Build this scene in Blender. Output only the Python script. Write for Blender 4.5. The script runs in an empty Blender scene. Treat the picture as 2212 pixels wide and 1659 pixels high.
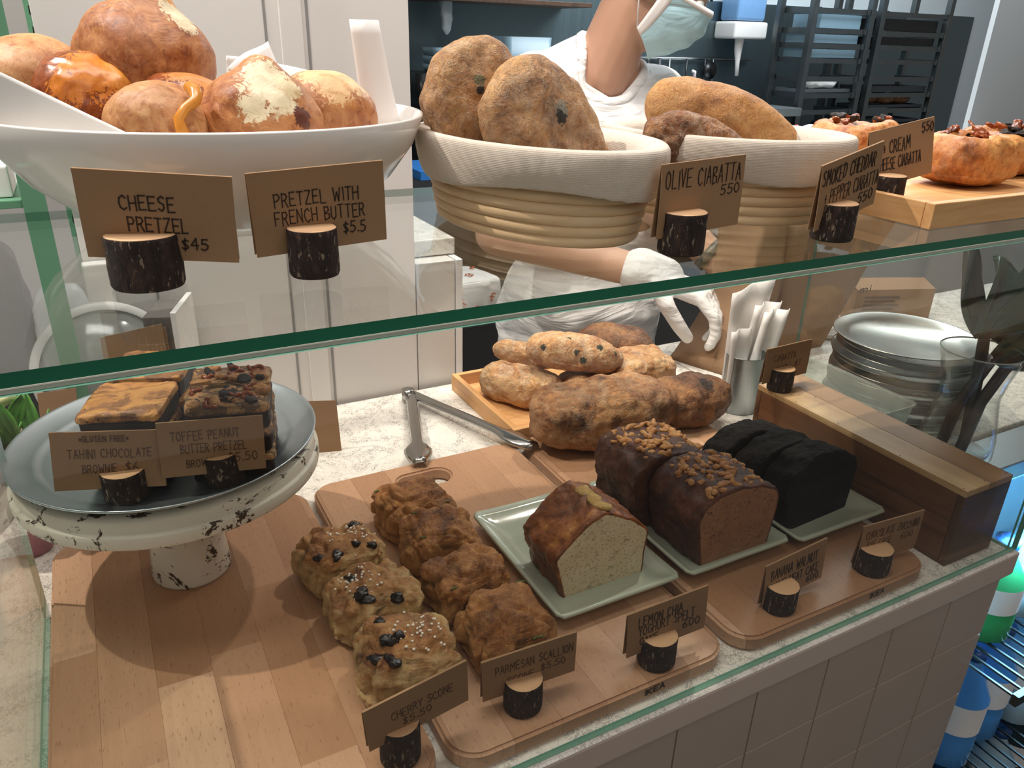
import bpy, bmesh, math, random
from mathutils import Vector, Matrix, noise, Euler
PI = math.pi
sc = bpy.context.scene
COL = sc.collection
random.seed(7)
# ------------------------------------------------------------------ camera, world, lights
# origin: on the counter top (z = 0); +x along the case front, +y towards the staff side; floor at z = -0.9
Rm = ((0.88303689, -0.46852776, 0.02697378), (-0.17122486, -0.37515655, -0.91101021), (0.43695297, 0.79983704, -0.41150068))
cam = bpy.data.cameras.new('camera')
cam.sensor_width = 36; cam.lens = 1654.5 / 2212 * 36; cam.clip_start = 0.02; cam.clip_end = 40
camo = bpy.data.objects.new('camera', cam); COL.objects.link(camo)
r_, d_, f_ = (Vector(v) for v in Rm)
M = Matrix.Identity(4)
for i in range(3):
    M[i][0] = r_[i]; M[i][1] = -d_[i]; M[i][2] = -f_[i]
M[0][3], M[1][3], M[2][3] = 0, 0, 0.535
camo.matrix_world = M
sc.camera = camo
sc.view_settings.view_transform = 'Standard'; sc.view_settings.look = 'None'
sc.view_settings.gamma = 1; sc.view_settings.exposure = 0.35
sc.cycles.transparent_max_bounces = 20
sc.cycles.max_bounces = 6
sc.cycles.sample_clamp_indirect = 4
w = bpy.data.worlds.new('room_light'); sc.world = w; w.use_nodes = True
w.node_tree.nodes['Background'].inputs[0].default_value = (0.86, 0.81, 0.77, 1)
w.node_tree.nodes['Background'].inputs[1].default_value = 0.18
def spot(name, loc, target, power, col=(1, .93, .84), ang=70, size=.02, blend=.6):
    l = bpy.data.lights.new(name, 'SPOT'); l.energy = power; l.color = col; l.spot_size = math.radians(ang)
    l.spot_blend = blend; l.shadow_soft_size = size
    o = bpy.data.objects.new(name, l); COL.objects.link(o); o.location = loc
    o.rotation_euler = (Vector(target) - Vector(loc)).to_track_quat('-Z', 'Y').to_euler(); return o
def area(name, loc, target, power, size, col=(1, 1, 1), sy=None):
    l = bpy.data.lights.new(name, 'AREA'); l.energy = power; l.color = col; l.size = size
    if sy: l.shape = 'RECTANGLE'; l.size_y = sy
    o = bpy.data.objects.new(name, l); COL.objects.link(o); o.location = loc
    o.rotation_euler = (Vector(target) - Vector(loc)).to_track_quat('-Z', 'Y').to_euler(); return o
spot('ceiling_spot', (-.58, 1.02, 1.65), (.1, .75, 0), 56, ang=75, size=.014)
spot('ceiling_spot', (.35, 1.25, 1.65), (.4, .9, .1), 48, ang=75, size=.016)
spot('ceiling_spot', (1.20, 1.15, 1.65), (.95, .9, 0), 38, ang=75, size=.03)
spot('ceiling_spot', (.75, 1.0, 1.7), (.95, 1.35, .2), 26, ang=60, size=.03)
area('staff_ceiling_panel', (.1, .55, 1.75), (.15, 1.2, .3), 18, 1.6, (1, .96, .93), .4)
area('kitchen_ceiling_panel', (2.8, 2.1, 1.7), (2.8, 2.6, 0), 52, 1.8, (.86, .94, 1), .8)
area('shop_ceiling_panel', (.3, -.9, 1.7), (.4, .3, .3), 6.5, 1.6, (1, .92, .84), 1.0)

# ------------------------------------------------------------------ node helpers
def C(h):
    h = h.lstrip('#'); r = []
    for k in (0, 2, 4):
        v = int(h[k:k+2], 16) / 255
        r.append(v / 12.92 if v <= .04045 else ((v + .055) / 1.055) ** 2.4)
    return (*r, 1)
class Mt:
    def __init__(s, name):
        s.m = bpy.data.materials.new(name); s.m.use_nodes = True
        s.n = s.m.node_tree.nodes; s.l = s.m.node_tree.links; s.b = s.n['Principled BSDF']; s.out = s.n['Material Output']
    def node(s, t, **k):
        n = s.n.new(t)
        for a, v in k.items(): setattr(n, a, v)
        return n
    def put(s, sock, v):
        if isinstance(v, bpy.types.NodeSocket): s.l.new(v, sock)
        else: sock.default_value = v
    def co(s, sx=1, sy=1, sz=1, rnd=True, rot=(0, 0, 0)):
        t = s.node('ShaderNodeTexCoord').outputs['Object']
        if rnd:
            i = s.node('ShaderNodeObjectInfo').outputs['Random']
            a = s.node('ShaderNodeVectorMath', operation='MULTIPLY_ADD')
            s.l.new(i, a.inputs[0]); a.inputs[1].default_value = (7.3, 5.1, 3.7); s.l.new(t, a.inputs[2]); t = a.outputs[0]
        m = s.node('ShaderNodeMapping'); s.l.new(t, m.inputs[0]); m.inputs['Scale'].default_value = (sx, sy, sz); m.inputs['Rotation'].default_value = rot
        return m.outputs[0]
    def noise(s, vec, scale, detail=4, rough=.55, dist=0):
        n = s.node('ShaderNodeTexNoise'); s.l.new(vec, n.inputs['Vector'])
        n.inputs['Scale'].default_value = scale; n.inputs['Detail'].default_value = detail
        n.inputs['Roughness'].default_value = rough; n.inputs['Distortion'].default_value = dist
        return n.outputs['Fac']
    def vor(s, vec, scale, feature='F1', rnd=1, out='Distance'):
        n = s.node('ShaderNodeTexVoronoi', feature=feature); s.l.new(vec, n.inputs['Vector'])
        n.inputs['Scale'].default_value = scale; n.inputs['Randomness'].default_value = rnd
        return n.outputs[out]
    def ramp(s, f, stops):
        n = s.node('ShaderNodeValToRGB'); s.l.new(f, n.inputs[0]); e = n.color_ramp.elements
        while len(e) < len(stops): e.new(.5)
        for k, (p, c) in enumerate(stops):
            e[k].position = p; e[k].color = C(c) if isinstance(c, str) else (c, c, c, 1) if not isinstance(c, tuple) else c
        return n.outputs[0]
    def mix(s, f, a, b, mode='MIX'):
        n = s.node('ShaderNodeMix', data_type='RGBA', blend_type=mode)
        s.put(n.inputs[0], f)
        for k, v in ((6, a), (7, b)):
            s.put(n.inputs[k], C(v) if isinstance(v, str) else v)
        return n.outputs[2]
    def math(s, op, a, b=0.0, c=None):
        n = s.node('ShaderNodeMath', operation=op); s.put(n.inputs[0], a); s.put(n.inputs[1], b)
        if c is not None: s.put(n.inputs[2], c)
        return n.outputs[0]
    def xyz(s, vec):
        n = s.node('ShaderNodeSeparateXYZ'); s.l.new(vec, n.inputs[0]); return n.outputs
    def bump(s, h, st=.3, d=.002, nrm=None):
        n = s.node('ShaderNodeBump'); s.l.new(h, n.inputs['Height']); n.inputs['Strength'].default_value = st; n.inputs['Distance'].default_value = d
        if nrm: s.l.new(nrm, n.inputs['Normal'])
        return n.outputs[0]
    def set(s, col=None, rough=None, metal=None, nrm=None, **k):
        if col is not None: s.put(s.b.inputs['Base Color'], C(col) if isinstance(col, str) else col)
        if rough is not None: s.put(s.b.inputs['Roughness'], rough)
        if metal is not None: s.put(s.b.inputs['Metallic'], metal)
        if nrm is not None: s.l.new(nrm, s.b.inputs['Normal'])
        for a, v in k.items(): s.put(s.b.inputs[a.replace('_', ' ')], v)
        return s.m
def plain(name, col, rough=.5, metal=0, var=.06, sc_=30, bmp=0, **k):
    m = Mt(name); v = m.co(); n = m.noise(v, sc_, 3)
    c = C(col); lo = tuple(x * (1 - var) for x in c[:3]) + (1,); hi = tuple(min(1, x * (1 + var)) for x in c[:3]) + (1,)
    col2 = m.mix(n, lo, hi)
    return m.set(col2, rough, metal, m.bump(n, bmp, .001) if bmp else None, **k)

# ------------------------------------------------------------------ materials
def glass_sheet(name, tint=(.962, .984, .972, 1), ior=1.5, gain=1.0):
    m = Mt(name); m.n.remove(m.b)
    tr = m.node('ShaderNodeBsdfTransparent'); tr.inputs[0].default_value = tint
    gl = m.node('ShaderNodeBsdfGlossy'); gl.inputs['Roughness'].default_value = .0; gl.inputs['Color'].default_value = (1, 1, 1, 1)
    fr = m.node('ShaderNodeFresnel'); bf = m.node('ShaderNodeNewGeometry').outputs['Backfacing']
    m.l.new(m.math('ADD', m.math('MULTIPLY', bf, 1 / ior - ior), ior), fr.inputs[0])
    mx = m.node('ShaderNodeMixShader'); m.l.new(m.math('MULTIPLY', fr.outputs[0], gain), mx.inputs[0])
    m.l.new(tr.outputs[0], mx.inputs[1]); m.l.new(gl.outputs[0], mx.inputs[2]); m.l.new(mx.outputs[0], m.out.inputs[0])
    return m.m
GLASS = glass_sheet('case_glass'); FRONTG = glass_sheet('front_glass', (.95, .943, .922, 1))
CLEAR = glass_sheet('clear_glass', (.985, .993, .99, 1), 1.5)
PLAST = glass_sheet('clear_plastic', (.93, .95, .95, 1), 1.45)
def edge_green():
    m = Mt('glass_edge_green'); v = m.co(1, 1, 1, False); n = m.noise(v, 3, 2)
    col = m.mix(n, '#054532', '#0f7d5a')
    return m.set(col, .12, 0, None, Emission_Color=C('#0a6b4c'), Emission_Strength=.0)
GEDGE = edge_green()
def frosted():
    m = Mt('frosted_plastic'); m.n.remove(m.b)
    tr = m.node('ShaderNodeBsdfTransparent'); tr.inputs[0].default_value = (.85, .88, .86, 1)
    di = m.node('ShaderNodeBsdfDiffuse'); di.inputs[0].default_value = (.75, .77, .74, 1)
    gl = m.node('ShaderNodeBsdfGlossy'); gl.inputs['Roughness'].default_value = .15
    m1 = m.node('ShaderNodeMixShader'); m1.inputs[0].default_value = .28
    m2 = m.node('ShaderNodeMixShader'); m2.inputs[0].default_value = .08
    m.l.new(tr.outputs[0], m1.inputs[1]); m.l.new(di.outputs[0], m1.inputs[2]); m.l.new(m1.outputs[0], m2.inputs[1]); m.l.new(gl.outputs[0], m2.inputs[2]); m.l.new(m2.outputs[0], m.out.inputs[0])
    return m.m
FROST = frosted()
def marble():
    m = Mt('speckled_marble'); v = m.co(1, 1, 1, False)
    a = m.noise(v, 22, 5, .75, 1.5); b = m.noise(v, 120, 4, .65, 2.5)
    k = m.ramp(a, [(.0, .05), (.44, .12), (.58, 1.0)]); lb = m.ramp(m.math('ABSOLUTE', m.math('SUBTRACT', b, .5)), [(0, 1.0), (.055, 0.0)]); s = m.math('MULTIPLY', lb, 1.0)
    f = m.math('MULTIPLY', k, s)
    col = m.mix(m.noise(v, 6, 3), '#e4ddd2', '#f4f0e8'); col = m.mix(f, col, '#5f5b56')
    return m.set(col, .22)
MARBLE = marble()
def beech(name='beech_board', tones=('#b98f6e', '#c69c7b', '#d3ac8b', '#aa7f5d'), wdt=.045, dark=1):
    m = Mt(name); v = m.co(1, 1, 1, True); x, y, z = m.xyz(v)
    i = m.math('FLOOR', m.math('DIVIDE', x, wdt))
    off = m.math('MULTIPLY', m.math('FRACT', m.math('MULTIPLY', i, .377)), .4)
    j = m.math('FLOOR', m.math('DIVIDE', m.math('ADD', y, off), .23))
    cb = m.node('ShaderNodeCombineXYZ'); m.l.new(i, cb.inputs[0]); m.l.new(j, cb.inputs[1])
    wn = m.node('ShaderNodeTexWhiteNoise', noise_dimensions='3D'); m.l.new(cb.outputs[0], wn.inputs[0])
    base = m.ramp(wn.outputs['Value'], [(.0, tones[3]), (.35, tones[0]), (.7, tones[1]), (1, tones[2])])
    mp = m.node('ShaderNodeMapping'); m.l.new(v, mp.inputs[0]); mp.inputs['Scale'].default_value = (60, 4, 60)
    g = m.noise(mp.outputs[0], 3, 5, .6, .6)
    mp2 = m.node('ShaderNodeMapping'); m.l.new(v, mp2.inputs[0]); mp2.inputs['Scale'].default_value = (560, 100, 250)
    fl = m.ramp(m.noise(mp2.outputs[0], 1, 2), [(0, 1.0), (.31, 1.0), (.38, 0.0)])
    col = m.mix(m.math('MULTIPLY', g, .42), base, '#855c40')
    col = m.mix(m.math('MULTIPLY', fl, .45), col, '#7a4a2c')
    fx = m.math('FRACT', m.math('DIVIDE', x, wdt)); seam = m.math('LESS_THAN', fx, .012)
    col = m.mix(m.math('MULTIPLY', seam, .5), col, '#6d4427')
    return m.set(col, .45, 0, m.bump(g, .08, .001))
BEECH = beech()
def wood(name, a, b, c, sx=30, sy=2.5, sz=30, rough=.5):
    m = Mt(name); v = m.co(sx, sy, sz); g = m.noise(v, 1.2, 6, .6, .9); h = m.noise(v, 4, 4)
    col = m.ramp(g, [(.25, a), (.5, b), (.72, c)]); col = m.mix(m.math('MULTIPLY', h, .25), col, a)
    return m.set(col, rough, 0, m.bump(h, .1, .001))
BAMBOO = wood('bamboo', '#b98450', '#cf9d66', '#dcb07c', 4, 60, 60)
BAMBOO2 = wood('bamboo_lengthwise', '#b98450', '#cf9d66', '#dcb07c', 60, 4, 60)
CRATE = wood('crate_side_wood', '#3d2416', '#6b4529', '#8a5f3c', 30, 2, 30)
CRATET = wood('crate_top_wood', '#8f6b46', '#c09c70', '#d9bb8d', 26, 1.6, 30)
def kraft(name='kraft_card', a='#8e6d4e', b='#a07e5c'):
    m = Mt(name); v = m.co(); n = m.noise(v, 500, 4, .7); n2 = m.noise(v, 40, 3)
    col = m.mix(n, a, b); col = m.mix(m.math('MULTIPLY', n2, .25), col, a)
    return m.set(col, .85, 0, m.bump(n, .15, .0004))
KRAFT = kraft(); KRAFTB = kraft('kraft_paper', '#8a6c50', '#9b7b5c')
INK = plain('brown_ink', '#2a1a10', .7, 0, .1)
INKF = plain('thin_ink', '#4a2d1c', .7, 0, .1)
def bark():
    m = Mt('bark'); v = m.co(1, 1, .35); n = m.noise(v, 140, 6, .7, 1); s = m.noise(v, 330, 3, .6)
    col = m.ramp(n, [(.3, '#120a07'), (.5, '#2a1a13'), (.62, '#3f2a20'), (.72, '#6a5142')])
    col = m.mix(m.ramp(s, [(0, 0.0), (.60, 0.0), (.66, 1.0)]), col, '#8d7a68')
    return m.set(col, .85, 0, m.bump(n, 1.0, .005))
BARK = bark()
def endgrain():
    m = Mt('cut_wood'); v = m.co(1, 1, 1, False); x, y, z = m.xyz(v)
    r = m.math('SQRT', m.math('ADD', m.math('MULTIPLY', x, x), m.math('MULTIPLY', y, y)))
    s = m.math('SINE', m.math('MULTIPLY', r, 2600)); n = m.noise(m.co(), 90, 4)
    col = m.mix(m.math('MULTIPLY', m.math('ABSOLUTE', s), .25), '#d3ab82', '#b98a60'); col = m.mix(m.math('MULTIPLY', n, .4), col, '#c79a70')
    return m.set(col, .7)
ENDG = endgrain()
def crust(name, light, mid, dark, s1=14, flour=0.0, fcol='#c9ab86', wr=70, wst=.7, rough=.6, cov=(.38, .55, .70), wd=.003):
    m = Mt(name); v = m.co(); big = m.noise(v, s1, 5, .6, .8); med = m.noise(v, s1 * 4, 5, .65, 1.0); wri = m.noise(v, wr, 6, .7, 2.5)
    f = m.math('ADD', m.math('MULTIPLY', big, .65), m.math('MULTIPLY', med, .35))
    col = m.ramp(f, [(cov[0], light), (cov[1], mid), (cov[2], dark)])
    col = m.mix(m.ramp(wri, [(.35, .6), (.5, 0.0)]), col, mid, 'MULTIPLY')
    if flour:
        q = m.noise(v, s1 * 1.6, 5, .65, 1.4); q2 = m.noise(v, 260, 3, .7)
        g = m.math('MULTIPLY', m.ramp(q, [(0, 0.0), (.47, 0.0), (.62, 1.0)]), m.ramp(q2, [(.3, .35), (.6, 1.0)]))
        col = m.mix(m.math('MULTIPLY', g, flour), col, fcol)
    lw = m.noise(v, wr * .45, 4, .6, 2.2); ln = m.ramp(m.math('ABSOLUTE', m.math('SUBTRACT', lw, .5)), [(0, 1.0), (.035, 0.0)])
    if flour: col = m.mix(m.math('MULTIPLY', ln, min(.35, flour)), col, fcol)
    h = m.math('ADD', m.math('ADD', m.math('MULTIPLY', wri, .6), m.math('MULTIPLY', med, .8)), m.math('MULTIPLY', ln, .16 if flour > .2 else 0.0))
    return m.set(col, rough, 0, m.bump(h, wst, wd))
CIAB = crust('ciabatta_crust', '#b78350', '#8a5830', '#482b19', 15, .36, '#cdb08a', 80, 1.0, cov=(.41, .52, .63), wd=.004)
CIABD = crust('ciabatta_crust_dark', '#9c6b3e', '#6e4325', '#38200f', 13, .22, '#a98a66', 70, 1.0, cov=(.41, .53, .64), wd=.004)
CIABL = crust('ciabatta_crust_pale', '#d2a873', '#b98450', '#8a5530', 20, .5, '#e0cdb0', 80, 1.0, cov=(.42, .54, .64), wd=.004)
OLIVEB = crust('olive_bread_crust', '#cb9c66', '#ab7d52', '#70492f', 19, .45, '#ceb394', 95, 1, cov=(.40, .53, .63))
CHEDB = crust('cheddar_crust', '#cc9a5c', '#b97f42', '#7c4526', 15, .25, '#d8b384', 120, .8)
CHEDD = crust('cheddar_crust_dark', '#a8713e', '#7c4a28', '#2f1a10', 26, .35, '#cdb497', 110, .9)
PRET = crust('pretzel_crust', '#bf8048', '#9c5c30', '#6b351b', 16, .3, '#d3a06a', 60, .3, .48, wd=.0015)
PRETL = crust('pretzel_crust_pale', '#cf9b66', '#b57a48', '#8f5630', 18, .3, '#dcb484', 60, .25, .5, wd=.0015)
PRETD = crust('pretzel_crust_dark', '#9a5227', '#70300f', '#451a08', 18, 0, '#000000', 45, .2, .3, wd=.0015)
CRUMB = crust('white_crumb', '#efe2c6', '#e2cfa8', '#b98e58', 30, 0, '#fff', 90, 1, .7, wd=.004)
def zcrust(base, pale, z0, z1, amt=.85):
    m = Mt.__new__(Mt); m.m = base; m.n = base.node_tree.nodes; m.l = base.node_tree.links; m.b = m.n['Principled BSDF']
    t = m.node('ShaderNodeTexCoord').outputs['Object']; z = m.xyz(t)[2]; n = m.noise(t, 55, 4, .6, 1)
    q = m.math('ADD', z, m.math('MULTIPLY', m.math('SUBTRACT', n, .5), .05)); r = m.node('ShaderNodeMapRange'); m.l.new(q, r.inputs[0]); r.inputs[1].default_value = z1; r.inputs[2].default_value = z0
    col = m.b.inputs['Base Color'].links[0].from_socket; m.l.new(m.mix(m.math('MULTIPLY', r.outputs[0], amt), col, m.mix(n, pale, '#b98a50')), m.b.inputs['Base Color']); return base
SCONE = crust('scone_crust', '#c8935a', '#a56c3a', '#643a1d', 30, .2, '#ddb677', 130, 1.0, .5, cov=(.36, .52, .66))
SCONEP = crust('parmesan_crust', '#cb9050', '#a56a36', '#5f351b', 28, .15, '#dba868', 150, 1.0, .5, cov=(.36, .50, .64))
zcrust(SCONE, '#dcc48e', .030, .046); zcrust(SCONEP, '#c99a5c', .022, .042, .6)
CREAMB = crust('cream_bread_crust', '#cf9552', '#a9652f', '#5a2c16', 16, .15, '#d9a86c', 90, .6, .45)
LEMONC = crust('lemon_loaf_crust', '#c98a42', '#93531f', '#5c2f12', 26, .0, '#fff', 90, .5, .4, cov=(.30, .44, .62))
BANC = crust('banana_loaf_crust', '#6b3a20', '#4d2715', '#2f170d', 26, .0, '#fff', 110, .7, .5)
CHOC = crust('black_cake', '#211b18', '#130f0d', '#080605', 30, 0, '#fff', 160, .8, .8); CHOC.node_tree.nodes['Principled BSDF'].inputs['Specular IOR Level'].default_value = .25
BROWNIE = crust('brownie_side', '#2e1a10', '#1b0e08', '#0c0605', 40, 0, '#fff', 160, 1, .5)
def crumbface(name, base, holes, speck, hs=70, sp=260, amt=.6):
    m = Mt(name); v = m.co(); a = m.vor(v, hs); h = m.ramp(a, [(0, 1.0), (.22, .9), (.38, 0.0)])
    n = m.noise(v, 25, 3); keep = m.ramp(n, [(.45, 0.0), (.6, 1.0)])
    hh = m.math('MULTIPLY', h, keep); sv = m.vor(v, sp); s = m.ramp(sv, [(0, 1.0), (.2, 1.0), (.3, 0.0)])
    col = m.mix(m.noise(v, 60, 5), base, holes); col = m.mix(m.math('MULTIPLY', hh, .6), col, holes); col = m.mix(m.math('MULTIPLY', s, amt), col, speck)
    hgt = m.math('SUBTRACT', m.math('MULTIPLY', m.noise(v, 300, 4), .5), hh)
    return m.set(col, .85, 0, m.bump(hgt, .8, .002))
LEMF = crumbface('lemon_crumb', '#e8dcc0', '#cdbb94', '#4a4433', 90, 300, .55)
BANF = crumbface('banana_crumb', '#a87c5a', '#84583c', '#3c2012', 90, 240, .5)
WALNUT = crust('walnut', '#d6a468', '#b97f45', '#8a5428', 60, 0, '#fff', 200, .6, .5)
def linen():
    m = Mt('linen'); v = m.co(1, 1, 1, False); x, y, z = m.xyz(v)
    a = m.math('SINE', m.math('MULTIPLY', z, 5200)); n = m.noise(v, 500, 4, .7); n2 = m.noise(v, 60, 3)
    h = m.math('ADD', m.math('MULTIPLY', a, .12), n)
    col = m.mix(n, '#c9bbaa', '#ddd2c5'); col = m.mix(m.math('MULTIPLY', n2, .25), col, '#bcae9c')
    return m.set(col, .9, 0, m.bump(h, .5, .0008))
LINEN = linen()
RATTAN = wood('rattan', '#c2a27a', '#d5b68c', '#e0c6a0', 12, 12, 60, .55)
CERAM = plain('white_ceramic', '#e4e0da', .12, 0, .02, 8)
SAGE = plain('sage_plate', '#b3bcab', .12, 0, .04, 10)
PAPER = plain('white_paper', '#eeeae6', .8, 0, .03, 12)
WHITEW = plain('white_panel', '#dedad6', .45, 0, .02, 3)
WHITEC = plain('white_laminate', '#dad8d4', .35, 0, .02, 3)
GREEN = plain('green_paint', '#5d8f70', .45, 0, .08, 20)
BLACKP = plain('black_plastic', '#0c0d0e', .35, 0, .1)
DARKG = plain('dark_grey', '#33363a', .5, 0, .15)
def steel(name, col='#9aa0a2', rough=.28, sx=3, sy=3, sz=200):
    m = Mt(name); v = m.co(sx, sy, sz); n = m.noise(v, 1, 3)
    return m.set(m.mix(n, C(col), tuple(min(1, c * 1.2) for c in C(col)[:3]) + (1,)), m.math('ADD', m.math('MULTIPLY', n, .15), rough), 1)
STEEL = steel('brushed_steel'); STEELD = steel('dark_steel_wall', '#66767b', .38, 200, 3, 2); TRAYM = steel('tray_metal', '#a3a098', .22, 9, 9, 9); CHROME = steel('polished_steel', '#a8a8a5', .07, 5, 5, 5)
ALU = steel('worn_aluminium', '#a9b4ba', .3, 9, 9, 9); RACK = steel('rack_steel', '#6a6f70', .3, 20, 20, 20)
def shabby():
    m = Mt('distressed_white_paint'); v = m.co(1, 1, 1, False); n = m.noise(m.co(1, 1, 1.3, False), 12, 6, .8, 1.6); n2 = m.noise(v, 70, 5, .7)
    f = m.ramp(m.math('ADD', m.math('MULTIPLY', n, .75), m.math('MULTIPLY', n2, .25)), [(0, 0.0), (.54, 0.0), (.548, 1.0)])
    col = m.mix(m.noise(v, 30, 4), '#d6cfbe', '#e4ddcf'); col = m.mix(f, col, '#43301f')
    return m.set(col, .5, 0, m.bump(m.math('SUBTRACT', 1.0, f), .5, .001))
SHABBY = shabby()
def skin():
    m = Mt('skin'); v = m.co(); n = m.noise(v, 20, 4)
    return m.set(m.mix(n, '#b98c72', '#c99d84'), .5, 0, m.bump(m.noise(v, 300, 3), .08, .001), Subsurface_Weight=.08, Subsurface_Radius=(.02, .008, .004))
SKIN = skin()
def cloth(name, a, b):
    m = Mt(name); v = m.co(); f = m.noise(m.co(3, 3, 9, False), 2.2, 3, .5, 1.2)
    return m.set(m.mix(m.noise(v, 300, 3), a, b), .9, 0, m.bump(f, .55, .03))
SHIRT = cloth('white_cotton', '#dedcda', '#eceae8'); TROUS = cloth('black_cloth', '#0f1012', '#191a1c')
GLOVE = cloth('white_glove', '#dad8d6', '#eae8e6'); MASKM = cloth('mask_blue', '#b4dfea', '#c6eaf1')
BLUEP = plain('translucent_blue', '#6f97c2', .2); GREYP = plain('grey_blue_plastic', '#7f9cab', .3, 0, .05)
LEAF = plain('dark_green_leaf', '#33482f', .2, 0, .3, 40, .3); STEM = plain('dark_stem', '#2a1a16', .35, 0, .3, 60)
LEAFL = plain('fresh_green_leaf', '#4d8a2c', .4, 0, .3, 60); PETAL = plain('cream_petal', '#e2e3b0', .6, 0, .1)
CHEESE = plain('melted_cheese', '#cc8430', .25, 0, .2, 60, .4); SALT = plain('sugar_grain', '#f4efe2', .4, 0, .02)
CHERRY = plain('dried_cherry', '#160d0e', .3, 0, .4, 200, .6); SCAL = plain('scallion', '#4e5a22', .5, 0, .3, 80)
CARAM = plain('caramel_pretzel', '#8a3f17', .15, 0, .3, 80, .2)
RED = plain('red_plastic', '#c8202c', .3); PINK = plain('pink_wrap', '#a8707a', .4, 0, .15)

# ------------------------------------------------------------------ mesh helpers
def link(name, bm, mats, parent=None, loc=(0, 0, 0), rot=(0, 0, 0), smooth=True, ang=None):
    me = bpy.data.meshes.new(name)
    if smooth:
        for f in bm.faces: f.smooth = True
        if ang:
            for e in bm.edges:
                if len(e.link_faces) == 2 and e.calc_face_angle(0) > math.radians(ang): e.smooth = False
    bm.normal_update(); bm.to_mesh(me); bm.free()
    for m in (mats if isinstance(mats, (list, tuple)) else [mats]): me.materials.append(m)
    o = bpy.data.objects.new(name, me); COL.objects.link(o)
    o.location = loc; o.rotation_euler = rot
    if parent: o.parent = parent
    return o
def tag(o, label=None, cat=None, group=None, kind=None):
    for k, v in (('label', label), ('category', cat), ('group', group), ('kind', kind)):
        if v: o[k] = v
    return o
def thing(name, label, cat, loc=(0, 0, 0), rot=(0, 0, 0), group=None, kind=None):
    o = bpy.data.objects.new(name, None); COL.objects.link(o); o.location = loc; o.rotation_euler = rot; o.empty_display_size = .02
    return tag(o, label, cat, group, kind)
def struct(name, bm, m, **k):
    o = link(name, bm, m, smooth=False, **k); o['kind'] = 'structure'; return o
def copy_tree(o, parent=None):
    c = o.copy(); COL.objects.link(c); c.parent = parent
    for ch in list(o.children): copy_tree(ch, c)
    return c
def NB(): return bmesh.new()
def box(x0, x1, y0, y1, z0, z1, bm=None, bev=0, seg=2, mi=0):
    own = bm is None; t = NB()
    bmesh.ops.create_cube(t, size=1)
    for v in t.verts: v.co = Vector((x0 + (v.co.x + .5) * (x1 - x0), y0 + (v.co.y + .5) * (y1 - y0), z0 + (v.co.z + .5) * (z1 - z0)))
    if bev: bmesh.ops.bevel(t, geom=t.edges[:], offset=bev, segments=seg, affect='EDGES', profile=.6)
    for f in t.faces: f.material_index = mi
    if own: return t
    merge(bm, t); return bm
def merge(bm, t, mat=None):
    if mat is not None: bmesh.ops.transform(t, matrix=mat, verts=t.verts)
    me = bpy.data.meshes.new('t'); t.to_mesh(me); t.free(); bm.from_mesh(me); bpy.data.meshes.remove(me); return bm
def setmi(bm, i):
    for f in bm.faces: f.material_index = i
    return bm
def lathe(prof, n=64, ry=1.0, bm=None, cap=True, fn=None):
    bm = bm or NB(); rings = []
    for r, z in prof:
        ring = []
        for k in range(n):
            a = 2 * PI * k / n; p = Vector((r * math.cos(a), r * math.sin(a) * ry, z))
            if fn: p = fn(p, a)
            ring.append(bm.verts.new(p))
        rings.append(ring)
    for a, b in zip(rings, rings[1:]):
        for k in range(n): bm.faces.new((a[k], a[(k + 1) % n], b[(k + 1) % n], b[k]))
    if cap:
        if prof[0][0] > 1e-5: bm.faces.new(rings[0][::-1])
        if prof[-1][0] > 1e-5: bm.faces.new(rings[-1])
    return bm
def tube(pts, rad, n=10, bm=None, cap=True, flat=1.0):
    bm = bm or NB(); pts = [Vector(p) for p in pts]; N = len(pts)
    if not isinstance(rad, (list, tuple)): rad = [rad] * N
    rings = []; up = Vector((0, 0, 1)); t0 = (pts[1] - pts[0]).normalized()
    if abs(t0.z) > .9: up = Vector((1, 0, 0))
    side = t0.cross(up).normalized()
    for i, p in enumerate(pts):
        t = (pts[min(i + 1, N - 1)] - pts[max(i - 1, 0)]).normalized()
        side = (side - t * side.dot(t)).normalized(); nn = t.cross(side)
        rings.append([bm.verts.new(p + (side * math.cos(2 * PI * k / n) + nn * math.sin(2 * PI * k / n) * flat) * rad[i]) for k in range(n)])
    for a, b in zip(rings, rings[1:]):
        for k in range(n): bm.faces.new((a[k], a[(k + 1) % n], b[(k + 1) % n], b[k]))
    if cap: bm.faces.new(rings[0][::-1]); bm.faces.new(rings[-1])
    return bm
def capsule(bm, p0, p1, r0, r1, n=16):
    p0, p1 = Vector(p0), Vector(p1); d = p1 - p0; L = d.length; d.normalize(); pts = []; rad = []
    for k in range(6):
        a = PI / 2 * (1 - k / 5); pts.append(p0 - d * r0 * math.sin(a)); rad.append(max(.0005, r0 * math.cos(a)))
    for k in range(6):
        a = PI / 2 * k / 5; pts.append(p1 + d * r1 * math.sin(a)); rad.append(max(.0005, r1 * math.cos(a)))
    return tube(pts, rad, n, bm)
def remesh(o, vox, smooth=4):
    m = o.modifiers.new('fuse', 'REMESH'); m.mode = 'VOXEL'; m.voxel_size = vox; m.use_smooth_shade = True
    s = o.modifiers.new('soften', 'SMOOTH'); s.factor = .5; s.iterations = smooth
    return o
def sgn(c, e): return math.copysign(abs(c) ** e, c)
def fr(p, s, o=4): return noise.fractal(p * s, .8, 2.0, o)
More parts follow.
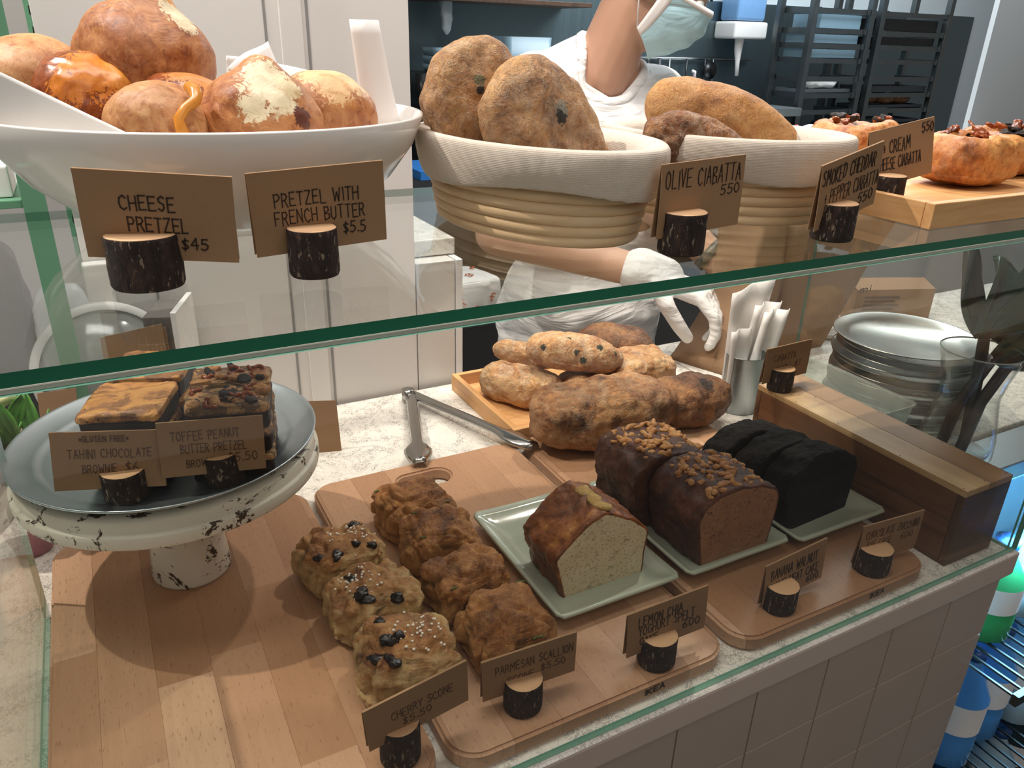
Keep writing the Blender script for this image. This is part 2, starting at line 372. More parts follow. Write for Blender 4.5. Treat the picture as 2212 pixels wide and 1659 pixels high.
def blob(a, b, c, e=.8, e2=None, sub=5, amp=.004, fs=14, seed=0, flat=None, fn=None, ridge=0):
    """rounded lump with half axes a, b, c; e < 1 squarer; noise displaced; flat = bottom level as a share of c"""
    t = NB(); bmesh.ops.create_icosphere(t, subdivisions=sub, radius=1); so = Vector((seed * 3.1, seed * 1.7, seed * 2.3)); e2 = e2 or e
    for v in t.verts:
        d = v.co.normalized(); m1 = max(abs(d.x), abs(d.y), abs(d.z))
        q = Vector((sgn(d.x, e), sgn(d.y, e), sgn(d.z, e2)))
        p = Vector((q.x * a, q.y * b, q.z * c))
        if fn: p = fn(p, d)
        n = fr(p + so, fs) * amp
        if ridge: n -= ridge * max(0, .22 - abs(noise.noise((p + so) * fs * 1.3))) / .22 * (1 if d.z > -.4 else 0)
        v.co = p + d * n
        if flat is not None and v.co.z < flat * c: v.co.z = flat * c + (v.co.z - flat * c) * .08
    return t
def sheet(grid, thick=.0008, bm=None):
    """grid[i][j] of points -> a sheet of real thickness"""
    t = NB(); V = [[t.verts.new(p) for p in row] for row in grid]
    for i in range(len(V) - 1):
        for j in range(len(V[0]) - 1): t.faces.new((V[i][j], V[i][j + 1], V[i + 1][j + 1], V[i + 1][j]))
    t.normal_update()
    bmesh.ops.solidify(t, geom=t.faces[:], thickness=thick)
    if bm is None: return t
    return merge(bm, t)
def prism(poly, z0, z1, bm=None):
    t = NB(); vs = [t.verts.new((x, y, z0)) for x, y in poly]; f = t.faces.new(vs)
    r = bmesh.ops.extrude_face_region(t, geom=[f])
    for g in r['geom']:
        if isinstance(g, bmesh.types.BMVert): g.co.z = z1
    bmesh.ops.recalc_face_normals(t, faces=t.faces[:])
    return t if bm is None else merge(bm, t)
def rrect(x0, x1, y0, y1, r, n=6):
    P = []
    for cx, cy, a0 in ((x1 - r, y1 - r, 0), (x0 + r, y1 - r, PI / 2), (x0 + r, y0 + r, PI), (x1 - r, y0 + r, 1.5 * PI)):
        for k in range(n + 1): a = a0 + PI / 2 * k / n; P.append((cx + r * math.cos(a), cy + r * math.sin(a)))
    return P
# ------------------------------------------------------------------ handwriting
G = {'A': ['04 20', '0,0 1.6,6 3.2,0', '.6,2.2 2.7,2.2'], 'B': ['0,0 0,6', '0,6 2.2,5.8 2.4,4.4 .2,3.2 2.8,2.6 2.8,.8 0,0'], 'C': ['3.1,5 2,6 .6,5.2 0,3 .6,.8 2,0 3.2,.9'],
     'D': ['0,0 0,6', '0,6 2.2,5.4 3,3.2 2.2,.8 0,0'], 'E': ['3,6 0,6 0,0 3,0', '0,3.1 2.4,3.1'], 'F': ['3,6 0,6 0,0', '0,3.2 2.3,3.2'], 'G': ['3,5 1.9,6 .5,5.2 0,3 .5,.7 1.9,0 3.1,1 3.1,2.7 1.8,2.7'],
     'H': ['0,0 0,6', '3,0 3,6', '0,3.1 3,3.1'], 'I': ['.6,0 .6,6'], 'J': ['2,6 2,1 1,0 0,1'], 'K': ['0,0 0,6', '2.8,6 0,2.8 3,0'], 'L': ['0,6 0,0 2.8,0'], 'M': ['0,0 .4,6 1.9,2.4 3.4,6 3.9,0'],
     'N': ['0,0 0,6 3,0 3,6'], 'O': ['1.6,6 .4,5 0,3 .5,.8 1.7,0 2.9,1 3.3,3.1 2.8,5.1 1.6,6'], 'P': ['0,0 0,6 2.2,5.8 2.9,4.5 2,3.1 0,2.8'], 'Q': ['1.6,6 0,4 0,2 1.6,0 3.2,2 3.2,4 1.6,6', '2,1.5 3.3,-.4'],
     'R': ['0,0 0,6 2.2,5.8 2.8,4.5 2,3.2 0,2.9', '1.4,3 3,0'], 'S': ['2.9,5.3 1.6,6 .3,5.1 .6,3.7 2.4,2.7 2.7,1.2 1.5,0 0,.8'], 'T': ['0,6 3.2,6', '1.6,6 1.6,0'], 'U': ['0,6 0,1.4 1.4,0 2.8,1.3 2.9,6'],
     'V': ['0,6 1.5,0 3,6'], 'W': ['0,6 .9,0 2.1,4 3.2,0 4.1,6'], 'X': ['0,6 3,0', '3,6 0,0'], 'Y': ['0,6 1.5,3.2 3,6', '1.5,3.2 1.5,0'], 'Z': ['0,6 2.9,6 0,0 3,0'],
     '0': ['1.4,6 .3,5 0,3 .4,.8 1.4,0 2.4,1 2.8,3 2.4,5 1.4,6'], '4': ['2.2,0 2.2,6 0,2.2 3.1,2.2'], '5': ['2.8,6 .6,6 .3,3.5 1.8,3.7 2.8,2.4 2.4,.8 1,0 0,.6'], '6': ['2.4,6 .7,4 0,1.8 1,0 2.4,.5 2.7,2 1.6,3.2 .2,2.3'],
     '7': ['0,6 2.7,6 1,0'], '$': ['2.7,4.9 1.5,5.5 .3,4.7 .8,3.4 2.2,2.7 2.5,1.4 1.3,.6 0,1.2', '1.5,6.4 1.2,-.4'], '.': ['.3,.2 .5,.2 .5,.5 .3,.4'], '*': ['0,3 2,3', '.5,4.2 1.6,1.8', '1.6,4.2 .4,1.8'],
     '+': ['.8,4.4 .8,1.2', '0,2.8 1.7,2.8'], 'm': ['0,0 0,3.6', '0,2.8 1.1,3.6 1.7,2.8 1.7,0', '1.7,2.8 2.8,3.6 3.5,2.8 3.5,0'], 'i': ['.4,0 .4,3.6', '.4,4.9 .5,5.3'], 'e': ['.2,2 2.6,2 2.3,3.4 1.2,3.9 .2,2.8 0,1.4 1,.1 2.5,.6'], 'r': ['0,0 0,3.8', '0,2.7 1,3.7 2,3.6'],
     't': ['.8,5.4 .8,.6 1.6,0 2.2,.4', '0,3.8 1.9,3.8'], 'u': ['0,3.7 0,1 1,0 2.3,1', '2.4,3.7 2.4,0'], 'f': ['2.2,5.6 1.2,6 .7,4.8 .7,0', '0,3.6 1.8,3.6'], 'k': ['0,0 0,6', '2,3.8 0,1.9 2.2,0'], 'l': ['.3,0 .3,6'], 'g': ['2.3,3.6 1,3.9 0,2.2 .8,.6 2.2,1.2 2.3,3.6 2.3,-1 1,-2 0,-1.3'], 'o': ['1.2,3.9 0,2.4 .5,.3 1.6,0 2.6,1.6 2.2,3.4 1.2,3.9'], 'h': ['0,0 0,6', '0,2.6 1.2,3.8 2.2,2.8 2.2,0'], 'v': ['0,3.8 1.1,0 2.2,3.8'], 's': ['2,3.3 1,3.9 .2,3 1.8,1.6 1.8,.4 .8,0 0,.5'], 'n': ['0,0 0,3.8', '0,2.6 1.2,3.8 2.2,2.8 2.2,0'], 'c': ['2.2,3.2 1,3.9 0,2 .8,.1 2.2,.6'], 'a': ['2.2,3.6 1,3.9 0,2 .8,.1 2.2,1 2.2,3.6 2.3,0']}
G['A'] = G['A'][1:]
def glyph_w(ch):
    if ch == ' ': return 2.0
    return max(float(p.split(',')[0]) for s in G[ch] for p in s.split())
def write(lines, W_, H_, pen=.00045, y=-.0012, seed=1, bm=None):
    """lines: (text, u0, u1, vtop, vbot[, slope]) in shares of a card W_ x H_ centred on the origin in x,z; letters face -y"""
    bm = bm or NB(); rnd = random.Random(seed)
    for ln in lines:
        s, u0, u1, vt, vb = ln[:5]; sl = ln[5] if len(ln) > 5 else 0
        tot = sum(glyph_w(c) + 1.3 for c in s) - 1.3; kx = (u1 - u0) * W_ / tot; kz = (vb - vt) * H_ / 6; x = 0
        for ch in s:
            if ch != ' ':
                jz = rnd.uniform(-.35, .35)
                for st in G[ch]:
                    pts = [tuple(map(float, p.split(','))) for p in st.split()]
                    P3 = []
                    for px, pz in pts:
                        X = (u0 - .5) * W_ + (x + px + rnd.uniform(-.12, .12)) * kx; Zz = (.5 - vb) * H_ + (pz + jz + rnd.uniform(-.12, .12)) * kz + sl * (x * kx)
                        P3.append(Vector((X, y, Zz)))
                    for a, b in zip(P3, P3[1:]):
                        d = (b - a)
                        if d.length < 1e-6: continue
                        d.normalize(); nn = Vector((-d.z, 0, d.x)) * pen; e = d * pen * .8
                        q = [a - e - nn, b + e - nn, b + e + nn, a - e + nn]
                        vs = [bm.verts.new(v) for v in q] + [bm.verts.new(v + Vector((0, .0003, 0))) for v in q]
                        for f in ((0, 1, 2, 3), (7, 6, 5, 4), (0, 4, 5, 1), (1, 5, 6, 2), (2, 6, 7, 3), (3, 7, 4, 0)): bm.faces.new([vs[k] for k in f])
            x += glyph_w(ch) + 1.3
    return bm
# ------------------------------------------------------------------ the setting
def tilefloor():
    m = Mt('dark_floor_tile'); v = m.co(1, 1, 1, False); b = m.node('ShaderNodeTexBrick'); m.l.new(v, b.inputs[0])
    b.inputs['Color1'].default_value = C('#3b3d3d'); b.inputs['Color2'].default_value = C('#2f3131'); b.inputs['Mortar'].default_value = C('#1b1c1c')
    b.inputs['Scale'].default_value = 3; b.inputs['Mortar Size'].default_value = .012; b.offset = .5
    return m.set(m.mix(m.noise(v, 9, 4), b.outputs[0], '#4a4744'), .5)
struct('floor', box(-2.5, 6, -2, 3.3, -.94, -.9), tilefloor())
struct('wall_back', box(.3, 6, 3.06, 3.12, -.9, 1.9), plain('cool_white_wall', '#b4bcbf', .6, 0, .02, 2))
struct('trim_1', box(.3, 4.6, 3.045, 3.06, -.9, .715), STEELD)
struct('wall_left', box(-2.0, .42, 2.0, 2.05, -.9, 1.9), WHITEW)
pn = box(-.03, .419, 1.093, 1.12, -.9, 1.9, bev=.001)
struct('wall_panel', pn, WHITEW)
g_ = NB()
for x in (.2255, .2795, .05): box(x - .0016, x + .0016, 1.0915, 1.0935, -.9, 1.9, g_)
struct('trim_2', g_, plain('panel_joint_grey', '#8d8c8a', .6))
struct('trim_3', box(.243, .272, 1.088, 1.093, -.9, 1.9, bev=.001), WHITEW)
struct('wall_right', box(3.12, 3.9, 1.98, 2.0, -.9, 1.9), plain('pillar_white', '#c4c8c9', .5, 0, .02, 2))
# counter base with square tiles
def tiles():
    m = Mt('square_tile_front'); v = m.co(1, 1, 1, False); n = m.noise(v, 9, 3); n2 = m.noise(v, 55, 3)
    col = m.mix(n, '#ab9a8c', '#b7a698')
    return m.set(col, .3, 0, m.bump(n2, .08, .002))
TILE = tiles()
cb_ = thing('display_counter', 'white square-tiled counter carrying the glass pastry case', 'counter', (0, 0, -.9))
b = NB(); T = .1
for i in range(-14, 1):
    for j in range(0, 8):
        x1 = .790 + (i + 1) * T; z1 = -.128 + .1 - j * T if j else -.0285
        if j: z1 = -.128 - (j - 1) * T
        z0 = -.128 - j * T; x0 = x1 - T
        x1b = min(x1, .884)
        if x1b - x0 < .01: continue
        box(x0 + .0008, x1b - .0008, .3745, .381, z0 + .0008 + .9, z1 - .0008 + .9, b, .0012, 2)
link('tiled_front', b, TILE, cb_, smooth=False)
link('counter_body', box(-.7, .884, .379, 1.07, 0, .868), plain('tile_grout', '#e0d6ca', .8), cb_, smooth=False)
top = box(-1.2, .889, .366, 1.085, -.032, 0, bev=.003); top.normal_update()
for f in top.faces: f.material_index = 0 if f.normal.z > .5 else 1
ct = link('marble_countertop', top, [MARBLE, plain('worktop_edge', '#c4b3a6', .35, 0, .05, 30)], smooth=False); tag(ct, 'white speckled marble worktop under the glass pastry case', 'countertop')
ct2 = link('marble_countertop', box(.891, 2.7, .575, 1.085, -.032, 0, bev=.003), MARBLE, smooth=False)
tag(ct2, 'white speckled marble worktop to the right, under the stacked round trays', 'countertop')
t = thing('staff_counter_base', 'pale cabinet under the worktop with stacked trays', 'cabinet', (0, 0, -.9))
link('body', box(.95, 2.6, .62, 1.06, .0, .868, bev=.002), WHITEC, t, smooth=False)
# staff-side low cabinet right of the tall white panel
t = thing('low_white_cabinet', 'low white cabinet with speckled top beside the tall white panel', 'cabinet', (.421, 1.094, -.9))
link('side_panel', box(0, .066, 0, .6, 0, 1.11, bev=.001), WHITEC, t, smooth=False)
link('end_panel', box(.068, .080, 0, .6, 0, 1.11, bev=.001), plain('bright_laminate', '#e9ebee', .35, 0, .02), t, smooth=False)
link('top', box(-.1, .08, .031, .62, 1.112, 1.138, bev=.002), MARBLE, t, smooth=False)

# ------------------------------------------------------------------ glass case
gc = thing('glass_display_case', 'clear glass pastry case with green edges on the worktop', 'display case', (0, 0, 0))
def pane(name, x0, x1, y0, y1, z0, z1, parent, edge=GEDGE, m=GLASS):
    dims = (x1 - x0, y1 - y0, z1 - z0); k = dims.index(min(dims)); t = box(x0, x1, y0, y1, z0, z1)
    t.normal_update()
    for f in t.faces: f.material_index = 0 if abs(f.normal[k]) > .5 else 1
    return link(name, t, [m, edge], parent, smooth=False)
SH = -.122, 1.15
pane('glass_shelf', SH[0] - .25, SH[1], .375, .735, .3878, .395, gc)
GE2 = plain('glass_edge_pale', '#6fa891', .15, 0, .15, 20)
pane('front_pane', -.111, .889, .3715, .3775, .0005, .3852, gc, GE2, FRONTG)
pane('side_pane', -.117, -.1115, .3715, .735, .0005, .387, gc, GE2)
pane('side_pane', .8795, .885, .378, .735, .0005, .387, gc, GE2)
link('pane_edge_reflection', box(SH[0] - .25, SH[1], .3735, .3765, .3854, .3876), plain('painted_reflection', '#aaa79d', .25, 0, .1), gc, smooth=False)  # pale strip added for the bright reflection along the front pane's top edge
# ------------------------------------------------------------------ cutting boards
def board(x0, x1, label, hole=None, y0=.385, y1=.835):
    cx, cy = (x0 + x1) / 2, (y0 + y1) / 2; o = thing('cutting_board', label, 'cutting board', (cx, cy, .0003), (0, 0, 0), 'beech cutting boards on the worktop')
    t = NB(); out = rrect(x0 - cx, x1 - cx, y0 - cy, y1 - cy, .028, 8)
    vo = [t.verts.new((x, y, 0)) for x, y in out]; E = [t.edges.new((vo[k], vo[(k + 1) % len(vo)])) for k in range(len(vo))]
    if hole:
        hx, hy = hole; vi = []
        for k in range(28):
            a = 2 * PI * k / 28; ex = .018 if math.cos(a) > 0 else -.018
            vi.append(t.verts.new((hx - cx + ex + .0175 * math.cos(a), hy - cy + .0175 * math.sin(a), 0)))
        E += [t.edges.new((vi[k], vi[(k + 1) % 28])) for k in range(28)]
    bmesh.ops.triangle_fill(t, use_beauty=True, edges=E)
    if hole:
        bad = [f for f in t.faces if abs(f.calc_center_median().x - hx + cx) < .031 and abs(f.calc_center_median().y - hy + cy) < .0172 and all(v in vi for v in f.verts)]
        bmesh.ops.delete(t, geom=bad, context='FACES_ONLY')
    fs = t.faces[:]; r = bmesh.ops.extrude_face_region(t, geom=fs)
    for g in r['geom']:
        if isinstance(g, bmesh.types.BMVert): g.co.z = .0175
    bmesh.ops.recalc_face_normals(t, faces=t.faces[:]); t.normal_update()
    se = [e for e in t.edges if len(e.link_faces) == 2 and e.calc_face_angle(0) > 1 and abs(e.verts[0].co.z - e.verts[1].co.z) < 1e-5]
    bmesh.ops.bevel(t, geom=se, offset=.0028, segments=3, affect='EDGES')
    link('board', t, BEECH, o, ang=35)
    w_ = write([('IKEA', 0, 1, 0, 1)], .022, .006, .0006, 0, 3)
    l = link('stamp', w_, INK, o, ((x1 - x0) * .18, y0 - cy - .0006, .0095), smooth=False)
    return o
board(-.108, .163, 'beech cutting board under the distressed white cake stand')
board(.172, .455, 'beech cutting board with handle hole, under the scones', (.309, .793))
board(.467, .748, 'beech cutting board under the banana walnut and black loaf plates')
# ------------------------------------------------------------------ signs
def sign(label, pose, log, lines, R_=.0175, lh=.031, zb=.018, pen=.0004, tilt=0, ink=INK, Wc=.084, Hc=.052, seed=1, group='kraft price signs'):
    R_ *= .95; x, y, z, yaw, pit, rol = pose; lx, ly = log[0] + .003, log[1] + R_
    o = thing('price_sign', label, 'sign', (lx, ly, zb + .0004), (0, 0, 0), group)
    n = 40; rnd = random.Random(seed)
    wob = [1 + rnd.uniform(-.03, .03) for _ in range(8)]
    def fn(p, a):
        k = a / (2 * PI) * 8; i = int(k) % 8; f = k - int(k); s = wob[i] * (1 - f) + wob[(i + 1) % 8] * f
        s += .012 * noise.noise(Vector((math.cos(a) * 6, math.sin(a) * 6, p.z * 120 + seed)))
        return Vector((p.x * s, p.y * s * .95, p.z))
    prof = [(R_ * .96, 0), (R_ * 1.01, .002)] + [(R_ * (1.0 + .015 * math.sin(k)), .002 + (lh - .004) * k / 5) for k in range(1, 5)] + [(R_ * 1.0, lh - .002), (R_ * .97, lh - .0004)]
    t = lathe(prof, n, fn=fn, cap=False); b0 = t.verts[:]
    t.verts.ensure_lookup_table()
    t.faces.new([t.verts[k] for k in range(n)][::-1])
    st = link('log_stand', t, BARK, o, rot=(0, tilt, 0))
    t = lathe([(.0001, lh), (R_ * .5, lh), (R_ * .93, lh), (R_ * .975, lh - .0006)], n, fn=fn, cap=False); link('cut_face', t, ENDG, st)
    cy_, sy_ = math.cos(yaw), math.sin(yaw); X = Vector((cy_, sy_, 0)); N = Vector((sy_, -cy_, 0)); U = Vector((0, 0, 1)) * math.cos(pit) - N * math.sin(pit)
    A = X * math.cos(rol) + U * math.sin(rol); B = -X * math.sin(rol) + U * math.cos(rol); Yv = B.cross(A)
    m4 = Matrix.Identity(4)
    for i in range(3): m4[i][0] = A[i]; m4[i][1] = Yv[i]; m4[i][2] = B[i]; m4[i][3] = (x, y, z)[i] - (lx, ly, zb + .0004)[i]
    h = Hc / 2; w2 = Wc / 2
    g = []
    for k in range(9):
        t_ = k / 8; g.append([(-w2, -.0006 * math.sin(t_ * PI), h - Hc * t_), (w2, -.0004 * math.sin(t_ * PI), h - Hc * t_)])
    bm = sheet(g, .0005)
    g = [[(-w2 - .0004, .0006 + .0045 * k / 6, h - .0003 - Hc * .985 * k / 6), (w2 - .0006, .0006 + .0045 * k / 6, h - .0003 - Hc * .985 * k / 6)] for k in range(7)]
    sheet(g, .0005, bm); box(-w2, w2, -.0003, .0012, h - .0006, h, bm)
    cd = link('folded_card', bm, KRAFT, o, smooth=False); cd.matrix_local = m4
    if lines:
        tx = link('handwriting', write(lines, Wc, Hc, pen, -.0013, seed), ink, cd, smooth=False)
    return o
SX = .395
sign('kraft card reading CHEESE PRETZEL in front of the white bowl', (.0296, .4824, .4358, -.3463, -.1354, -.0566), (.016, .468),
     [('CHEESE', .26, .61, .26, .42), ('PRETZEL', .30, .68, .50, .66), ('$45', .63, .80, .73, .86)], .0215, .031, SX, .0004, seed=3)
sign('kraft card reading PRETZEL WITH FRENCH BUTTER before the white bowl', (.1219, .4789, .435, .0098, -.1093, .0487), (.111, .458),
     [('PRETZEL WITH', .17, .79, .26, .42), ('FRENCH BUTTER', .16, .83, .48, .64), ('$5.5', .66, .83, .70, .84)], .0165, .030, SX, .00034, seed=4)
sign('kraft card reading OLIVE CIABATTA beside the front linen basket', (.3888, .4326, .4339, .0926, -.0006, .0321), (.368, .411),
     [('OLIVE CIABATTA', .05, .95, .10, .34), ('550', .72, .95, .38, .52)], .0178, .030, SX, .00034, seed=5)
sign('kraft card reading SMOKED CHEDDAR PEPPER CIABATTA', (.5277, .4191, .4356, .1736, -.0503, .1682), (.511, .399),
     [('SMOKED CHEDDAR', .03, .88, .10, .33), ('+ PEPPER CIABATTA', .10, .98, .42, .64), ('550', .68, .92, .70, .86)], .0178, .029, SX, .0004, seed=6)
sign('kraft card reading CREAM CHEESE CIABATTA on the shelf tray, behind the smoked cheddar card', (.6694, .482, .4468, -.0407, .0946, .1505), (.645, .457),
     [('550', .80, .98, .06, .22), ('5 + CREAM', .10, .62, .22, .44), ('CHEESE CIABATTA', .12, .80, .52, .72)], .0145, .026, .4035, .0005, seed=7)
sign('kraft card reading GLUTEN FREE TAHINI CHOCOLATE BROWNIE, on the cake stand', (-.0279, .6408, .2071, -.172, .0699, -.0968), (-.023, .624),
     [('*GLUTEN FREE*', .25, .68, .07, .17), ('TAHINI CHOCOLATE', .14, .88, .30, .45), ('BROWNIE', .26, .56, .56, .70), ('$6', .64, .75, .54, .72)], .0195, .0275, .1685, .0003, ink=INKF, seed=8)
sign('kraft card reading TOFFEE PEANUT BUTTER PRETZEL BROWNIE, on the cake stand', (.051, .6223, .2107, -.1638, -.0052, -.0429), (.056, .614),
     [('TOFFEE PEANUT', .12, .76, .18, .34), ('BUTTER PRETZEL', .20, .82, .42, .58), ('BROWNIE', .24, .54, .70, .84), ('$5.50', .64, .92, .64, .80)], .018, .032, .1685, .0003, ink=INKF, tilt=-.06, seed=9)
sign('kraft card reading CHERRY SCONE $5.50, nearest the front glass', (.1485, .4046, .0739, .0613, -.1583, .1185), (.133, .397),
     [('CHERRY SCONE', .24, .84, .34, .52), ('$5.50', .34, .62, .58, .74)], .0168, .038, .018, .0003, ink=INKF, seed=10)
sign('kraft card reading PARMESAN SCALLION SCONE $5.50', (.2512, .4148, .0585, -.1133, -.1487, .0897), (.243, .398),
     [('PARMESAN SCALLION', .14, .96, .22, .42), ('SCONE', .26, .54, .56, .72), ('$5.50', .62, .88, .50, .66)], .0175, .031, .018, .0003, ink=INKF, seed=11)
sign('kraft card reading LEMON CHIA YOGHURT SPELT CAKE, before the lemon loaf', (.387, .4048, .0615, -.0756, -.0374, .0927), (.377, .388),
     [('LEMON CHIA', .14, .68, .16, .36), ('YOGHURT SPELT', .14, .84, .38, .58), ('CAKE', .16, .38, .64, .80), ('600', .70, .92, .62, .80)], .0187, .031, .018, .00042, seed=12)
sign('kraft card reading BANANA WALNUT WHOLEWHEAT CAKE', (.5588, .4149, .0498, .0092, -.0006, .0887), (.535, .392),
     [('BANANA WALNUT', .10, .86, .18, .42), ('WHOLEWHEAT CAKE', .06, .90, .50, .70), ('600', .72, .92, .74, .90)], .0183, .028, .018, .00042, seed=13)
sign('kraft card reading CHOCOLATE ZUCCHINI RYE CAKE, beside the wooden crate', (.6982, .4116, .0508, -.1247, -.031, .045), (.673, .391),
     [('CHOCOLATE ZUCCHINI', .08, .94, .16, .36), ('RYE CAKE', .12, .52, .44, .60), ('600', .68, .88, .44, .62)], .020, .029, .018, .0003, ink=INKF, seed=14)
sign('kraft card reading CIABATTA SLAB $7, on top of the wooden crate', (.8022, .6791, .1386, -.0038, -.0174, .0245), (.79, .659),
     [('CIABATTA', .18, .66, .24, .42), ('SLAB', .26, .50, .58, .76), ('$7', .68, .80, .52, .68)], .0185, .032, .1, .0003, ink=INKF, seed=15)
# ------------------------------------------------------------------ wooden crate
o = thing('wooden_crate', 'long dark wooden box with pale slatted top, inside the right end', 'box', (.821, .545, .0004))
x0, x1, y0, y1, hz = -.042, .042, -.156, .156, .0995
link('lid', box(x0, x1 - .042, y0, y1, hz - .008, hz, bev=.0006), CRATET, o, smooth=False)
link('lid', box(x1 - .0415, x1, y0, y1, hz - .008, hz, bev=.0006), wood('crate_top_brown', '#7d5a3b', '#a98259', '#b98f64', 26, 1.6, 30), o, smooth=False)
ev = wood('crate_end_wood', '#3a2417', '#5e3f2a', '#85603f', 3, 30, 26)
link('end_board', box(x0, x1, y0, y0 + .008, .0, hz - .0085, bev=.0006), ev, o, smooth=False)
link('end_board', box(x0, x1, y1 - .008, y1, .0, hz - .0085, bev=.0006), ev, o, smooth=False)
link('side_board', box(x0, x0 + .007, y0 + .0085, y1 - .0085, .055, hz - .0085, bev=.0005), CRATE, o, smooth=False)
link('side_board', box(x0, x0 + .007, y0 + .0085, y1 - .0085, 0, .0545, bev=.0005), CRATE, o, smooth=False)
link('side_board', box(x1 - .007, x1, y0 + .0085, y1 - .0085, 0, hz - .0085, bev=.0005), CRATE, o, smooth=False)
bn = NB()
for yy in (-.15, -.07, .02, .09, .15):
    for xx in (x0 + .003, x0 + .0395, x1 - .004): lathe([(.0009, hz), (.0009, hz + .0002)], 8, bm=bn, fn=lambda p, a: p + Vector((xx, yy, 0)))
link('nail', bn, BLACKP, o, smooth=False)['kind'] = 'stuff'
# ------------------------------------------------------------------ bamboo trays
def btray(x0, x1, y0, y1, z, label, h=.028, grp='bamboo serving trays'):
    o = thing('serving_tray', label, 'tray', ((x0 + x1) / 2, (y0 + y1) / 2, z + .0004), group=grp); a, b = (x1 - x0) / 2, (y1 - y0) / 2
    link('tray_base', box(-a + .002, a - .002, -b + .002, b - .002, .0, .008), BAMBOO, o, smooth=False)
    for s in (-1, 1):
        link('long_side', box(-a, a, *sorted((s * b, s * (b - .009))), .0, h, bev=.001), BAMBOO, o, smooth=False)
        link('short_side', box(*sorted((s * a, s * (a - .009))), -b + .0092, b - .0092, .0, h, bev=.001), BAMBOO2, o, smooth=False)
    return o
btray(.466, .80, .842, 1.062, 0, 'bamboo tray under the ciabattas at the back of the case')
btray(.622, 1.02, .405, .70, .395, 'bamboo tray with burnt-topped bread, on the glass shelf', .022)
# ------------------------------------------------------------------ cake stand and brownies
SC = (.0225, .732)
BS = .0247
o = thing('cake_stand', 'round distressed white wooden cake stand on the left board', 'cake stand', (*SC, .0182))
link('pedestal', lathe([(.0385, 0), (.0389, .003), (.0365, .03), (.034, .07), (.035, .1), (.041, .117), (.05, .1215)], 72), SHABBY, o, ang=50)
link('top_disc', lathe([(.05, .1215), (.1372, .1215), (.1388, .1226), (.1392, .1245), (.1392, .1335), (.1384, .1348), (.1360, .1353), (.1355, .1365), (.1355, .1465), (.1342, .1478), (.0001, .1478)], 160, cap=False), SHABBY, o, ang=28)
o = link('round_baking_tray', lathe([(.0001, 0), (.108, 0), (.112, .0016), (.114, .0030), (.117, .0032), (.128, .0062), (.1355, .0100), (.1372, .0116), (.1385, .0112), (.1380, .0094), (.1365, .0084), (.128, .0045), (.116, .0012), (.112, -.0008), (.0001, -.0008)], 128, cap=False), ALU, loc=(*SC, .1674), ang=70)
tag(o, 'round silver metal tray under the brownies on the cake stand', 'tray')
def swirl():
    m = Mt('tahini_swirl_top'); v = m.co(1, 1, 1); n = m.noise(v, 32, 5, .6, 1.3); n2 = m.noise(v, 160, 4, .7, 1); sp = m.noise(v, 210, 2)
    col = m.ramp(n, [(.42, '#d59a57'), (.5, '#c08146'), (.53, '#8b5a3e'), (.62, '#7a4a34')])
    col = m.mix(m.math('MULTIPLY', n2, .4), col, '#dba863'); col = m.mix(m.ramp(sp, [(0, 0.0), (.68, 0.0), (.71, 1.0)]), col, '#2a1710')
    return m.set(col, .45, 0, m.bump(m.math('ADD', n, m.math('MULTIPLY', n2, .5)), .7, .002))
SWIRL = swirl()
def toff():
    m = Mt('toffee_brownie_top'); v = m.co(1, 2.2, 1); n = m.noise(v, 34, 5, .65, 1.6); n2 = m.noise(v, 170, 4, .7, 1)
    col = m.ramp(n, [(.40, '#b98450'), (.49, '#cfa06a'), (.52, '#5c3620'), (.6, '#3a2014')])
    col = m.mix(m.math('MULTIPLY', n2, .35), col, '#e0b884')
    return m.set(col, .4, 0, m.bump(m.math('ADD', n, n2), .9, .003))
TOFF = toff()
def brownie(label, cx, cy, z, wx, wy, yaw, top, h=.0242, seed=1, extras=None, group='brownies on the cake stand'):
    o = thing('brownie', label, 'brownie', (cx, cy, z), (0, 0, yaw), group)
    def fn(p, d): return p
    t = blob(wx / 2, wy / 2, (h - .006) / 2, .16, .16, 6, .0022, 55, seed); bmesh.ops.translate(t, verts=t.verts, vec=(0, 0, (h - .006) / 2 + .0012))
    link('crumb', t, BROWNIE, o)
    t = blob(wx / 2 + .001, wy / 2 + .001, .0042, .18, .35, 6, .0022, 60, seed + 5); bmesh.ops.translate(t, verts=t.verts, vec=(0, 0, h - .004))
    tp = link('topping', t, top, o)
    if extras:
        rnd = random.Random(seed)
        for nm, mt, cnt, mk in extras:
            for k in range(cnt):
                e = link(nm, mk(rnd), mt, tp, (rnd.uniform(-.42, .42) * wx, rnd.uniform(-.4, .4) * wy, h + .001), (rnd.uniform(-.4, .4), rnd.uniform(-.4, .4), rnd.uniform(0, 6)))
    return o
def pretz(r):
    a = r.uniform(.004, .007); n = r.uniform(3.2, 5.2)
    return tube([(a * math.cos(k / 12 * n), a * .8 * math.sin(k / 12 * n), .0008 * math.sin(k)) for k in range(13)], .0019, 8)
def chunk(r): return blob(r.uniform(.004, .009), r.uniform(.003, .005), .0028, .6, None, 3, .0025, 120, r.uniform(0, 50))
ex = [('pretzel_piece', CARAM, 7, pretz), ('chocolate_chunk', BROWNIE, 5, chunk), ('peanut', WALNUT, 6, chunk)]
zt = .1686
